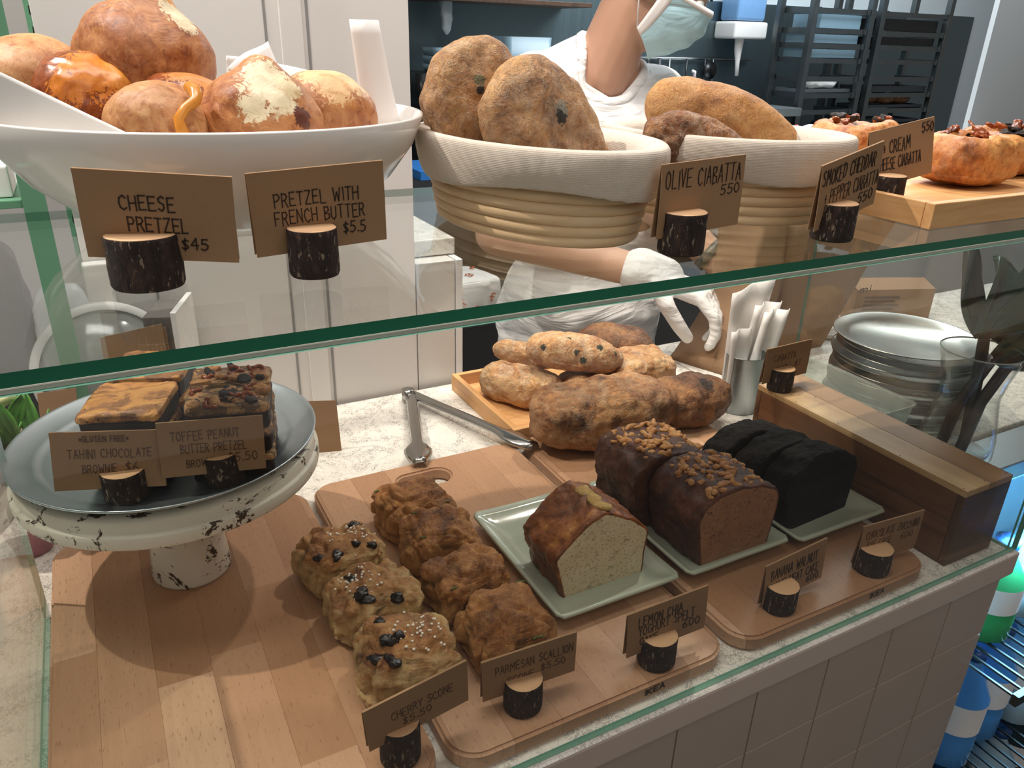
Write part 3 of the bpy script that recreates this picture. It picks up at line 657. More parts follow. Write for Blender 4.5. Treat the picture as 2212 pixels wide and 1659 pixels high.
for k in range(3):
    brownie(['tahini swirl brownie at the bottom of the front stack', 'tahini swirl brownie in the middle of the front stack', 'tahini swirl brownie on top of the front stack, behind the gluten free card'][k], -.006, .682, zt + k * BS, .064, .068, -.35, SWIRL, seed=11 + k)
    brownie(['tahini swirl brownie at the bottom of the rear stack', 'tahini swirl brownie in the middle of the rear stack', 'tahini swirl brownie on top of the rear stack, crossed by the green glass edge'][k], .0195, .7545, zt + k * BS, .064, .068, -.35, SWIRL, seed=21 + k)
    brownie(['toffee pretzel brownie at the bottom of the front stack', 'toffee pretzel brownie in the middle of the front stack', 'toffee pretzel brownie on top of the front stack, behind its card'][k], .0715, .6495, zt + k * BS, .068, .04, -.22, TOFF, seed=31 + k, extras=ex if k == 2 else None)
    brownie(['toffee pretzel brownie at the bottom of the rear stack', 'toffee pretzel brownie in the middle of the rear stack', 'toffee pretzel brownie on top of the rear stack, with glossy caramel pretzels'][k], .0820, .6955, zt + k * BS, .068, .042, -.22, TOFF, seed=41 + k, extras=ex if k == 2 else None)
# ------------------------------------------------------------------ scones
def scone(label, x, y, yaw, kind, seed, a=.041, b=.034, c=.0235, group=None, z=.018):
    o = thing('cherry_scone' if kind == 'c' else 'parmesan_scone', label, 'scone', (x, y, z + .0005), (0, 0, yaw), group)
    rnd = random.Random(seed); dx, dy = rnd.uniform(-.012, .012), rnd.uniform(-.01, .01)
    def fn(p, d):
        t = max(0, d.z); s = 1 + .07 * noise.noise(Vector((p.x * 45 + seed, p.y * 45, 3)))
        z_ = p.z * (1 + .16 * noise.noise(Vector((p.x * 38, p.y * 38, seed * 2.7)))) + t * .005 * (1 - ((p.x - dx) / a) ** 2 * .8 - ((p.y - dy) / b) ** 2 * .8)
        return Vector((p.x * s * (1.0 + .05 * (1 - t)), p.y * s * (1.0 + .05 * (1 - t)), z_))
    t = blob(a, b, c, .48, .55, 6, .0056, 34, seed, -.92, fn, .0050); bmesh.ops.translate(t, verts=t.verts, vec=(0, 0, c * .93))
    tops = [v.co.copy() for v in t.verts if v.co.z > c * 1.5]
    link('scone_body', t, SCONE if kind == 'c' else SCONEP, o)
    def topp(k): return tops[rnd.randrange(len(tops))]
    if kind == 'c':
        for k in range(5):
            p = min(tops, key=lambda v: (v.x - rnd.uniform(-.03, .03)) ** 2 + (v.y - rnd.uniform(-.026, .02)) ** 2); link('cherry', blob(.0075 * rnd.uniform(.7, 1.25), .0050, .0036, .9, None, 3, .0028, 150, seed + k), CHERRY, o, p - Vector((0, 0, .0006)), (rnd.uniform(-.6, .6), 0, rnd.uniform(0, 3)))
        sb = NB(); cx_, cy_ = rnd.uniform(-.01, .014), rnd.uniform(-.012, .012)
        for k in range(46):
            gx, gy = rnd.gauss(cx_, .011), rnd.gauss(cy_, .010)
            q = min(tops, key=lambda v: (v.x - gx) ** 2 + (v.y - gy) ** 2)
            s_ = rnd.uniform(.0007, .0013); box(q.x - s_, q.x + s_, q.y - s_ * .8, q.y + s_ * .8, q.z - .0003, q.z + s_ * 1.6, sb, s_ * .4, 1)
        link('pearl_sugar', sb, SALT, o)['kind'] = 'stuff'
    else:
        for k in range(2):
            p = topp(0); link('scallion_strip', tube([p + Vector((j * .0025 - .005, .001 * math.sin(j), .0006)) for j in range(5)], .0013, 6, flat=.5), SCAL, o)
    return o
cg, pg = 'cherry scones in the left row', 'parmesan scallion scones in the right row'
scone('cherry scone at the back of the sugared row, dark fruit showing', .158, .648, .15, 'c', 3, group=cg)
scone('sugar-topped cherry scone in the middle of its row of three', .166, .571, .05, 'c', 8, group=cg)
scone('cherry scone with one big dark cherry, just behind its card', .170, .490, -.1, 'c', 14, .043, .037, group=cg)
scone('parmesan scone farthest back, near the tongs', .259, .704, .1, 'p', 21, group=pg)
scone('parmesan scone with green scallion strips, second from the back', .262, .633, -.1, 'p', 26, .040, .034, group=pg)
scone('parmesan scone third from the back, beside the sage plate', .259, .558, .1, 'p', 33, .040, .033, group=pg)
scone('parmesan scone just behind the parmesan scallion card', .262, .482, 0, 'p', 37, .041, .036, .024, group=pg)
# ------------------------------------------------------------------ plates and loaf cakes
def plate(label, x0, x1, y0, y1):
    o = thing('rectangular_plate', label, 'plate', ((x0 + x1) / 2, (y0 + y1) / 2, .0182), group='sage green plates'); a, b = (x1 - x0) / 2, (y1 - y0) / 2; g = []
    N = 28
    for i in range(N + 1):
        row = []
        for j in range(N + 1):
            u, v = i / N * 2 - 1, j / N * 2 - 1; e = max(abs(u), abs(v)); z = .003 + .011 * max(0, (e - .62) / .38) ** 1.7
            k = 1 - .02 * (1 - abs(u * v)) ; cr = max(0, abs(u) + abs(v) - 1.93) * .5
            row.append((a * u * (1 - cr) * (1 - .012 * (1 - v * v)), b * v * (1 - cr) * (1 - .012 * (1 - u * u)), z + .002 * (u * v) ** 4))
        g.append(row)
    link('plate', sheet(g, .0035), SAGE, o); return o
plate('pale sage rectangular plate under the lemon loaf', .318, .466, .474, .672)
plate('pale sage rectangular plate under the banana walnut loaves', .4735, .6185, .471, .67)
plate('pale sage rectangular plate under the black cake', .6235, .7685, .463, .662)
def loafcake(prof, L, mats, seed=1, amp=.0025, taper=.0, back=None, N=40, rim=.0025, fs=50, arch=0):
    """prof: closed outline in x,z (bottom left, up, over, down); extruded along y from 0 to L; mats = [crust, cut crumb]"""
    pts = []
    P = [Vector((x, 0, z)) for x, z in prof]
    for k in range(len(P)):
        a, b_ = P[k], P[(k + 1) % len(P)]; n = max(1, int((b_ - a).length / .0022))
        pts += [a.lerp(b_, i / n) for i in range(n)]
    for _ in range(3): pts = [(pts[k - 1] + pts[k] * 2 + pts[(k + 1) % len(pts)]) / 4 for k in range(len(pts))]
    cen = sum(pts, Vector()) / len(pts); t = NB(); rings = []; so = Vector((seed * 2.1, seed, 0))
    for i in range(N + 1):
        y = L * i / N; ring = []; s = 1 - taper * i / N
        for p in pts:
            q = cen + (p - cen) * s; q.y = y; q.z += arch * math.sin(PI * min(1, y / L)) * max(0, (p.z - cen.z)) * 10
            d = (p - cen).normalized(); k = 1 if 0 < i else .35
            q = q + d * (fr(q + so, fs) * amp * k)
            if p.z < .002: q.z = max(q.z, 0)
            ring.append(t.verts.new(q))
        rings.append(ring)
    n = len(pts)
    for a, b_ in zip(rings, rings[1:]):
        for k in range(n): t.faces.new((a[k], a[(k + 1) % n], b_[(k + 1) % n], b_[k]))
    def cap(ring, y, s, rev, mi):
        prev = ring; cc = sum((v.co for v in ring), Vector()) / n
        for q, m_ in ((rim, 0), (.2, mi), (.5, mi), (.85, mi)):
            new = []
            for v in ring:
                d = (cc - v.co); p = v.co + (d.normalized() * rim if q == rim else d * q); p.y = y + s * .0006
                new.append(t.verts.new(p))
            for k in range(n):
                vs = (prev[k], new[k], new[(k + 1) % n], prev[(k + 1) % n]); f = t.faces.new(vs if not rev else vs[::-1]); f.material_index = m_
            prev = new
        f = t.faces.new(prev if not rev else prev[::-1]); f.material_index = mi
    cap(rings[0], 0, -1, False, 1); cap(rings[-1], L, 1, True, back if back is not None else 0)
    bmesh.ops.recalc_face_normals(t, faces=t.faces[:])
    return t
o = thing('lemon_loaf_cake', 'cut lemon chia loaf with pale speckled crumb and golden crust', 'cake', (.341, .510, .0218))
t = loafcake([(.004, 0), (-.010, .052), (.012, .074), (.030, .086), (.046, .092), (.062, .086), (.082, .074), (.103, .056), (.100, 0)], .066, [LEMONC, LEMF], 5, .003)
link('loaf', t, [LEMONC, LEMF], o)
link('crack', tube([(.050 + .003 * math.sin(j * 1.7), .004 + j * .006, .0915 + .0012 * math.cos(j * 2)) for j in range(9)], [.0055 + .003 * abs(math.sin(j * 1.9)) for j in range(9)], 12, flat=.35), crust('lemon_crack', '#e0c078', '#cda45a', '#a8762f', 40, 0, '#fff', 160, 1), o)
def walnuts(par, x0, x1, y0, y1, zf, n, seed):
    rnd = random.Random(seed); bm = NB()
    for k in range(n):
        x, y = rnd.uniform(x0, x1), rnd.uniform(y0, y1); s = rnd.uniform(.0022, .0048)
        t = blob(s * 1.5, s * .8, s * .7, .8, None, 2, .0022, 170, k + seed)
        merge(bm, t, Matrix.Translation((x, y, zf(x, y) + s * .25)) @ Euler((rnd.uniform(-.5, .5), rnd.uniform(-.5, .5), rnd.uniform(0, 6))).to_matrix().to_4x4())
    w_ = link('chopped_walnuts', bm, WALNUT, par); w_['kind'] = 'stuff'; return w_
bp = [(.006, 0), (-.006, .062), (.0, .078), (.02, .088), (.05, .091), (.08, .086), (.102, .076), (.108, .062), (.102, 0)]
def bz(x, y):
    for (xa, za), (xb, zb_) in zip(bp[1:], bp[2:]):
        if xa <= x <= xb: return za + (zb_ - za) * (x - xa) / (xb - xa) - .001
    return .08
o = thing('banana_walnut_loaf', 'brown banana loaf piece with a cut front face and walnuts on top', 'cake', (.492, .484, .0250), (0, 0, 0), 'banana walnut loaves')
link('loaf', loafcake(bp, .084, [BANC, BANF], 9, .003), [BANC, BANF], o); walnuts(o, .012, .1, .003, .08, bz, 85, 5)
o = thing('banana_walnut_loaf', 'brown banana loaf piece standing behind the cut front piece', 'cake', (.476, .573, .0250), (0, 0, -.02), 'banana walnut loaves')
link('loaf', loafcake(bp, .082, [BANC, BANC], 13, .004), [BANC, BANC], o); walnuts(o, .008, .1, .004, .078, bz, 85, 8)
cp = [(.008, 0), (-.006, .055), (.004, .072), (.03, .086), (.06, .090), (.09, .084), (.116, .070), (.122, .054), (.110, 0)]
for k, (yy, yaw, lb) in enumerate(((.494, .07, 'black chocolate zucchini slice at the front of its plate'), (.537, -.02, 'black chocolate zucchini slice in the middle of three'), (.580, -.07, 'black chocolate zucchini slice at the back of its plate'))):
    o = thing('chocolate_cake_slice', lb, 'cake', (.632 - k * .011, yy, .0218), (-.06, 0, yaw), 'black cake slices')
    link('slice', loafcake([(x, z * (1 - .02 * k)) for x, z in cp], .036, [CHOC, CHOC], 17 + k, .003), [CHOC, CHOC], o)
# ------------------------------------------------------------------ spots helper for bread
def spots(mat, lst):
    """lst: (x, y, z, radius, colour): ragged patches fixed to the loaf"""
    m = Mt.__new__(Mt); m.m = mat.copy(); m.n = m.m.node_tree.nodes; m.l = m.m.node_tree.links; m.b = m.n['Principled BSDF']
    t = m.node('ShaderNodeTexCoord').outputs['Object']; nn = m.noise(t, 170, 5, .7, 1.5); n9 = m.ramp(m.noise(t, 75, 5, .65, 1.2), [(.50, 0.0), (.68, .8)])
    col = m.b.inputs['Base Color'].links[0].from_socket
    for x, y, z, r, c in lst:
        d = m.node('ShaderNodeVectorMath', operation='DISTANCE'); m.l.new(t, d.inputs[0]); d.inputs[1].default_value = (x, y, z)
        q = m.math('ADD', d.outputs['Value'], m.math('MULTIPLY', m.math('SUBTRACT', nn, .5), r * 2.6))
        f = m.node('ShaderNodeMapRange'); m.l.new(q, f.inputs[0]); f.inputs[1].default_value = r; f.inputs[2].default_value = r * .84; 
        cn = m.mix(n9, C(c), tuple(v * k_ for v, k_ in zip(C(c)[:3], (.72, .55, .38))) + (1,))
        col = m.mix(f.outputs[0], col, cn)
    m.l.new(col, m.b.inputs['Base Color']); return m.m
def loaf(name, label, cat, loc, rot, dims, mat, seed, e=.75, amp=.006, fs=16, group=None, sub=6, flat=None, fn=None, ridge=.0015, sp=None):
    bm = blob(*dims, e, None, sub, amp, fs, seed, flat, fn, ridge)
    if sp:
        q = []
        for x, y, z, r, c in sp:
            d = Vector((x, y, z)).normalized(); v = max(bm.verts, key=lambda v: v.co.normalized().dot(d)); q.append((*v.co, r, c))
        mat = spots(mat, q)
    o = link(name, bm, mat, loc=loc, rot=rot)
    tag(o, label, cat, group); return o
R = math.radians
# ------------------------------------------------------------------ white bowl and pretzel rolls
BC = (.0905, .652)
prof = [(.0001, .0), (.055, 0), (.075, .003), (.105, .016), (.132, .038), (.150, .062), (.1585, .083), (.1575, .0845), (.1545, .083), (.146, .063), (.128, .041), (.102, .020), (.07, .008), (.0001, .007)]
prof = [(r, z + .0003) for r, z in prof]
o = link('serving_bowl', lathe(prof, 160, cap=False), CERAM, loc=(*BC, SX)); tag(o, 'large glossy white bowl full of pretzel rolls, on the glass shelf', 'bowl')
def bowl_sheet(name, label, P, nu=16, nv=10, wav=.002, thick=.0006):
    (a, b_), (c, d) = [[Vector(q) for q in r] for r in P]; g = []
    for i in range(nu + 1):
        u = i / nu; row = []
        for j in range(nv + 1):
            v = j / nv; p = a.lerp(b_, u).lerp(c.lerp(d, u), v); p = p + Vector((0, 1, .3)) * (wav * math.sin(u * 5 + v * 3) + wav * noise.noise(p * 30)); row.append(p)
        g.append(row)
    o = link(name, sheet(g, thick), PAPER); tag(o, label, 'paper'); return o
bowl_sheet('baking_paper', 'white paper sheet lining the left front of the white bowl', (((-.064, .600, .520), (.026, .5245, .476)), ((-.046, .592, .474), (.020, .529, .463))), wav=.0012)
# upright rolled paper on the right and folded paper behind
g = []
for i in range(25):
    u = i / 24; row = []
    for j in range(9):
        v = j / 8; ang = -2.4 + 3.1 * u; rr = .019 - .004 * v
        row.append(Vector((.2190 - .010 * v + rr * math.cos(ang) + .010 * (u > .6) * (u - .6) * (1 - v) * 2.2, .655 + rr * math.sin(ang), .462 + .083 * v - .050 * max(0, u - .62) * 2.2 * v)))
    g.append(row)
tag(link('baking_paper', sheet(g, .0006), PAPER), 'curled white paper standing up at the right rim of the bowl', 'paper')
bowl_sheet('baking_paper', 'folded white paper behind the pretzel rolls', (((.118, .742, .515), (.215, .708, .500)), ((.115, .735, .47), (.205, .70, .47))), wav=.004)
bowl_sheet('baking_paper', 'white paper corner poking out behind the split pretzel roll', (((.112, .70, .507), (.150, .725, .528)), ((.12, .695, .480), (.165, .715, .48))), wav=.004)
pg_ = 'pretzel rolls in the white bowl'
def pinch(h, w=.35, off=(0, 0)):
    def fn(p, d):
        r = math.hypot(d.x - off[0], d.y - off[1]); return p + Vector((0, 0, h * math.exp(-(r / w) ** 2))) if d.z > 0 else p
    return fn
W1 = '#dccdab'
loaf('pretzel_roll', 'tall cheese pretzel roll with pinched top, highest in the bowl', 'bread roll', (.050, .668, .512), (R(4), R(2), .2), (.0485, .047, .041), PRET, 2, .95, .004, 14, pg_, fn=pinch(.016, .3, (.12, 0)),
     sp=[(.022, -.022, .047, .013, W1), (.028, -.032, .034, .009, W1), (.0, -.01, .056, .008, '#e5c592'), (.02, -.01, .056, .009, '#cf8a3a')], ridge=0)
loaf('pretzel_roll', 'smooth brown pretzel roll at the left edge of the bowl', 'bread roll', (-.030, .685, .499), (0, R(-8), 0), (.040, .04, .030), PRETL, 4, .95, .003, 14, pg_, ridge=0)
loaf('pretzel_roll', 'split pretzel roll baked open with orange cheese', 'bread roll', (.008, .640, .490), (R(25), 0, .2), (.036, .034, .028), PRETD, 6, .9, .004, 18, pg_, ridge=0,
     sp=[(.0, -.012, .026, .022, '#cf7f2c'), (.018, -.012, .022, .013, '#d48c3c'), (-.017, -.018, .018, .013, '#c4752a')])
o = loaf('pretzel_roll', 'round pretzel roll with cheese oozing down its front', 'bread roll', (.043, .571, .474), (R(8), R(6), 0), (.033, .030, .031), PRETL, 8, .95, .003, 16, pg_, ridge=0)
link('melted_cheese', tube([(.018, -.010, .031), (.021, -.018, .029), (.020, -.023, .0255), (.013, -.028, .021), (.009, -.031, .015), (.011, -.033, .008), (.010, -.034, .002)], [.004, .0045, .0035, .003, .0033, .004, .0035], 14), CHEESE, o)
loaf('pretzel_roll', 'dark-crusted pretzel roll tucked behind the cheesy one', 'bread roll', (.070, .614, .482), (0, R(18), 0), (.033, .030, .022), PRETD, 10, .9, .003, 16, pg_, ridge=0, sp=[(-.004, -.008, .026, .020, '#c98a50')])
loaf('pretzel_roll', 'salted pretzel roll burst open with white crumb', 'bread roll', (.110, .573, .476), (R(6), 0, .1), (.041, .038, .034), PRET, 12, .92, .004, 16, pg_, fn=pinch(.008, .25), ridge=0,
     sp=[(-.002, -.020, .034, .019, W1), (.006, -.030, .022, .012, W1), (-.014, -.030, .018, .010, W1), (.014, -.026, .030, .009, '#d9c49a'), (.018, -.033, .010, .008, '#5c2a12')])
loaf('pretzel_roll', 'pretzel roll with pale torn top under the curled paper', 'bread roll', (.165, .607, .479), (R(4), R(6), .1), (.038, .034, .030), PRET, 14, .9, .003, 16, pg_, ridge=0,
     sp=[(-.008, -.008, .031, .022, '#dcb788'), (.014, -.010, .030, .018, '#dfbd90'), (-.004, -.024, .022, .014, '#d8b07e')])
sb = NB(); rnd = random.Random(3)
for k in range(16):
    a = rnd.uniform(.1, .9); p = Vector((.110 + .035 * math.cos(a) * rnd.uniform(.5, 1), .573 - .033 * rnd.uniform(.2, .85), .498 + rnd.uniform(-.012, .006)))
# ------------------------------------------------------------------ linen-lined bread baskets
def basket(label, cx, cy, a, b_, ang, s0, h=.066, coils=8, cover=.028, seed=1):
    o = thing('bread_basket', label, 'basket', (cx, cy, SX + .0004), (0, 0, ang), 'linen-lined oval baskets on the shelf')
    rc = .0047
    for k in range(coils):
        f = k / (coils - 1); s = s0 + (.97 - s0) * f ** .85; z = rc + (h - 2 * rc) * f; A, B = a * s - rc, b_ * s - rc; n = 90; t = NB(); rings = []
        for i in range(n):
            th = 2 * PI * i / n; p = Vector((A * math.cos(th), B * math.sin(th), z)); nrm = Vector((B * math.cos(th), A * math.sin(th), 0)).normalized()
            rings.append([t.verts.new(p + nrm * rc * math.cos(q * PI / 5) + Vector((0, 0, rc * 1.08 * math.sin(q * PI / 5)))) for q in range(10)])
        for i in range(n):
            for q in range(10): t.faces.new((rings[i][q], rings[(i + 1) % n][q], rings[(i + 1) % n][(q + 1) % 10], rings[i][(q + 1) % 10]))
        bmesh.ops.recalc_face_normals(t, faces=t.faces[:]); link('rattan_coil', t, RATTAN, o)
    link('basket_base', lathe([(.0001, .001), (a * s0 - .008, .001), (a * s0 - .008, .006), (.0001, .006)], 60, ry=(b_ * s0 - .008) / (a * s0 - .008), cap=False), RATTAN, o)
    n = 180; t = NB(); rings = []
    P = [(s0 - .17, .0085), (.75, h * .5), (.815, h - .006), (.86, h + .002), (.97, h + .0052), (1.03, h + .0052), (1.045, h + .001), (1.045, h - cover * .4), (1.035 - .03 * cover / .028, h - cover * .8), (1.02 - .04, h - cover), ]
    for q, (s, z) in enumerate(P):
        ring = []
        for i in range(n):
            th = 2 * PI * i / n; amp_ = max(0, noise.noise(Vector((math.cos(th) * 2.2, math.sin(th) * 2.2, seed))) + .25); fz = math.sin(th * 52 + 3 * math.sin(th * 5 + seed)) * .0016 * amp_ * max(0, q - 5) / 4; drop = (.004 * math.sin(th * 3 + seed) + .0012 * amp_ * math.sin(th * 52 + 3 * math.sin(th * 5 + seed))) * (q >= 8)
            f2 = .0018 * noise.noise(Vector((math.cos(th) * 3, math.sin(th) * 3, z * 40 + seed))) if q > 1 else 0
            cx_, sy_ = math.cos(th), math.sin(th); nrm = Vector((b_ * cx_, a * sy_, 0)).normalized()
            ring.append(t.verts.new(Vector((a * s * cx_, b_ * s * sy_, z + drop)) + nrm * (fz + f2)))
        rings.append(ring)
    for r0, r1 in zip(rings, rings[1:]):
        for i in range(n): t.faces.new((r0[i], r0[(i + 1) % n], r1[(i + 1) % n], r1[i]))
    t.faces.new(rings[0][::-1]); bmesh.ops.recalc_face_normals(t, faces=t.faces[:])
    l = link('linen_liner', t, LINEN, o); sm = l.modifiers.new('s', 'SOLIDIFY'); sm.thickness = .0012; sm.offset = 0
    ss = l.modifiers.new('d', 'SUBSURF'); ss.levels = 1; ss.render_levels = 1
    return o
basket('oval rattan basket with linen liner holding the olive ciabattas', .3190, .558, .119, .077, 1.76, .87)
basket('oval rattan basket with linen liner holding the smoked cheddar loaves', .5075, .546, .108, .080, 2.2, .88, seed=4)
og = 'olive ciabattas in the front basket'
BK, FG = '#26231f', '#8f8d80'
loaf('olive_ciabatta', 'olive ciabatta leaning in front, with one large black olive', 'bread', (.322, .542, .464), (R(-14), R(46), R(4)), (.067, .024, .047), OLIVEB, 4, .80, .004, 16, og,
     sp=[(-.022, -.026, .012, .0075, FG), (-.016, -.026, .007, .0060, BK), (-.002, -.026, -.034, .0075, FG), (-.006, -.026, -.038, .004, BK), (.014, -.026, -.020, .0045, FG), (.044, -.022, -.004, .0032, '#3a1a0c')])
loaf('olive_ciabatta', 'olive ciabatta standing behind the front one, small olive near its top', 'bread', (.288, .590, .474), (R(-10), R(70), 0), (.062, .024, .043), OLIVEB, 5, .74, .005, 18, og,
     sp=[(-.030, -.0245, -.008, .0040, BK), (-.040, -.024, -.006, .0045, '#6d6a4a'), (.01, -.0245, .0, .012, '#7a553b')])
loaf('olive_ciabatta', 'third olive ciabatta, a corner behind the curled paper', 'bread', (.290, .636, .470), (R(-8), R(75), 0), (.044, .016, .034), OLIVEB, 7, .82, .005, 18, og)
sg = 'smoked cheddar ciabattas in the rear basket'
loaf('cheddar_ciabatta', 'large golden ciabatta behind, in the smoked cheddar basket', 'bread', (.520, .560, .465), (0, R(19), R(-14)), (.084, .032, .034), CHEDB, 9, .9, .004, 14, sg, ridge=0)
loaf('cheddar_ciabatta', 'small dark-ridged ciabatta in front, in the smoked cheddar basket', 'bread', (.452, .520, .457), (0, R(17), R(-14)), (.050, .019, .023), CHEDD, 11, .85, .005, 22, sg)
# cream cheese ciabattas on the shelf tray
def cream(label, x, y, s, seed, yaw=0):
    def fn(p, d):
        r = math.hypot(d.x, d.y * 1.2)
        return p - Vector((0, 0, .014 * math.exp(-(r / .45) ** 2))) if d.z > 0 else p
    o = loaf('cream_cheese_ciabatta', label, 'bread', (x, y, .4045 + .029 * s), (0, 0, yaw), (.062 * s, .045 * s, .030 * s), CREAMB, seed, .7, .006, 18, 'cream cheese ciabattas on the shelf tray', fn=fn, flat=-.92)
    rnd = random.Random(seed)
    for k in range(9):
        link('burnt_onion', blob(rnd.uniform(.007, .014), rnd.uniform(.003, .006), .0018, .8, None, 4, .0035, 110, seed + k), [PRETD, BROWNIE, CARAM][k % 3], o, (rnd.uniform(-.0245, .045) * s, rnd.uniform(-.0245, .022) * s, .027 * s + rnd.uniform(-.003, .003)), (rnd.uniform(-.5, .5), rnd.uniform(-.5, .5), rnd.uniform(0, 3)))
cream('burnt-topped cream cheese ciabatta at the front right of the shelf tray', .833, .520, .95, 5)
cream('burnt-topped cream cheese ciabatta behind its card, further back', .800, .645, 1.0, 9, .3)
cream('cream cheese ciabatta at the far right end of the shelf tray', .955, .555, .95, 12, -.2)
# ------------------------------------------------------------------ ciabattas on the lower tray
cg = 'ciabattas at the back of the case'
loaf('ciabatta', 'largest ciabatta, lying across the front of the bamboo tray', 'bread', (.578, .786, .0610), (0, R(2), R(-3)), (.114, .056, .044), CIAB, 21, .7, .009, 13, cg, flat=-.97, ridge=.002, sp=[(.02, -.045, -.004, .016, '#5e3c26'), (-.015, -.047, .008, .010, '#6b4429'), (.045, -.04, .01, .012, '#694329')])
loaf('ciabatta', 'ciabatta with a burnt blister, behind the walnut loaf', 'bread', (.728, .785, .051), (0, 0, R(2)), (.068, .046, .034), CIABD, 24, .72, .007, 15, cg, flat=-.96, sp=[(.012, -.018, .028, .012, '#2c1c12')])
loaf('ciabatta', 'long ciabatta along the left side of the bamboo tray', 'bread', (.540, .962, .038), (0, 0, R(-52)), (.068, .038, .030), CIABL, 27, .78, .006, 18, cg, flat=-.95)
loaf('ciabatta', 'narrow ciabatta end poking out behind the top olive loaf', 'bread', (.572, 1.012, .062), (0, R(10), R(-38)), (.050, .022, .020), CIABL, 29, .85, .004, 18, cg)
loaf('ciabatta', 'olive-studded ciabatta on top of the pile', 'bread', (.618, .930, .090), (R(-10), R(12), R(-18)), (.080, .040, .030), CIABL, 31, .85, .004, 16, cg,
     sp=[(-.052, -.026, .004, .005, '#1d1c14'), (-.020, -.020, .022, .004, '#39402a'), (.020, -.024, .014, .0055, '#2e3320'), (-.008, -.032, .006, .005, '#33382a'), (.002, -.034, -.004, .006, '#2b2d1e'), (.045, -.022, .010, .004, '#4a3f2c')])
loaf('ciabatta', 'dark smooth ciabatta at the back of the pile', 'bread', (.738, .990, .056), (0, R(6), R(-20)), (.070, .045, .042), CIABD, 33, .85, .005, 14, cg, flat=-.9)
loaf('ciabatta', 'square pale ciabatta right of the top olive loaf', 'bread', (.730, .912, .045), (0, 0, R(-4)), (.060, .044, .035), CIABL, 35, .6, .006, 18, cg, flat=-.95)
loaf('ciabatta', 'ciabatta wedged under the top olive loaf', 'bread', (.632, .910, .036), (0, 0, R(-10)), (.050, .036, .027), CIAB, 37, .75, .006, 18, cg, flat=-.95)
# ------------------------------------------------------------------ tongs
o = thing('kitchen_tongs', 'polished steel tongs lying open between the cake stand and the bamboo tray', 'tongs', (.388, 1.043, .0))
def arm(a, b_, nm):
    a, b_ = Vector(a), Vector(b_); d = (b_ - a).normalized(); s = d.cross(Vector((0, 0, 1))).normalized(); g = []
    for k in range(25):
        t_ = k / 24; w_ = .0095 if t_ < .72 else .0095 + .008 * math.sin(PI * (t_ - .72) / .30); p = a.lerp(b_, t_); row = []
        for j in range(9):
            v = j / 4 - 1; sc_ = .0022 * math.sin(t_ * 130) * (abs(v) > .7) * (t_ > .74)
            up = .007 * (1 - abs(v) ** 2.5); row.append(p + s * v * (w_ + sc_) + Vector((0, 0, up + sc_)))
        g.append(row)
    return link(nm, sheet(g, .0011), CHROME, o)
arm((.0, .0, .012), (-.075, -.225, .024), 'tong_arm'); arm((.004, .0, .012), (.084, -.250, .024), 'tong_arm')
link('hinge', tube([(-.004, .004, .004), (-.004, .004, .022)], .010, 20), CHROME, o, ang=40)
# ------------------------------------------------------------------ steel cup with paper sleeves
CUP = (.856, .806)
o = tag(link('steel_cup', lathe([(.0001, 0), (.029, 0), (.0295, .002), (.0315, .094), (.0325, .096), (.031, .0955), (.0285, .003), (.0001, .0025)], 64, cap=False), STEEL, loc=(*CUP, .0004), ang=50), 'brushed steel cup holding white paper sleeves, behind the wooden crate', 'cup')
rnd = random.Random(5)
for k, (dx, dy, wx, hh, lean, yaw, lb) in enumerate(((-.004, .014, .092, .195, .10, .05, 'flat white paper sleeve standing tallest in the steel cup'), (.004, .004, .055, .165, .22, .0, 'rolled white paper sleeve leaning right in the steel cup'), (-.012, .000, .044, .13, -.06, .1, 'short white paper sleeve at the left of the steel cup'), (.010, -.006, .050, .155, .25, -.05, 'front rolled paper sleeve in the steel cup'))):
    g = []
    for i in range(13):
        u = i / 12 - .5; row = []
        for j in range(9):
            v = j / 8; cr = .007 if k in (1, 3) else .0035
            z = .008 + hh * v + (.018 * u if k == 0 else 0) * v; row.append(Vector((u * (min(wx, .046) * (1 - v) + wx * v) + lean * v * .13, cr * math.cos(u * 9) + .001 * math.sin(v * 4 + k), z)))
        g.append(row)
    tag(link('paper_sleeve', sheet(g, .0008), PAPER, loc=(CUP[0] + dx, CUP[1] + dy, 0), rot=(0, 0, yaw)), lb, 'paper sleeve', 'paper sleeves in the steel cup')
# ------------------------------------------------------------------ tub, tray stack, vase
def tub(x0, x1, y0, y1, h):
    cx, cy = (x0 + x1) / 2, (y0 + y1) / 2; o = thing('plastic_tub', 'empty translucent plastic tub between the crate and the tray stack', 'container', (cx, cy, .0005)); t = NB(); rings = []
    for s, z in ((.86, 0), (.88, .003), (.97, h - .004), (.97, h - .002), (1.0, h), (.98, h + .0006)):
        rings.append([t.verts.new((x, y, z)) for x, y in rrect((x0 - cx) * s, (x1 - cx) * s, (y0 - cy) * s, (y1 - cy) * s, .014)])
    n = len(rings[0])
    for a, b_ in zip(rings, rings[1:]):
        for k in range(n): t.faces.new((a[k], a[(k + 1) % n], b_[(k + 1) % n], b_[k]))
    t.faces.new(rings[0][::-1]); l = link('tub_body', t, FROST, o, ang=40); s = l.modifiers.new('s', 'SOLIDIFY'); s.thickness = .0014
    return o
tub(.897, .992, .592, .795, .072)
tray0 = link('round_metal_tray', lathe([(.0001, 0), (.082, 0), (.088, .004), (.108, .0095), (.110, .0100), (.1105, .0090), (.109, .0080), (.089, .0025), (.083, -.0012), (.0001, -.0012)], 96, cap=False), TRAYM, loc=(0, 0, 0), ang=70)
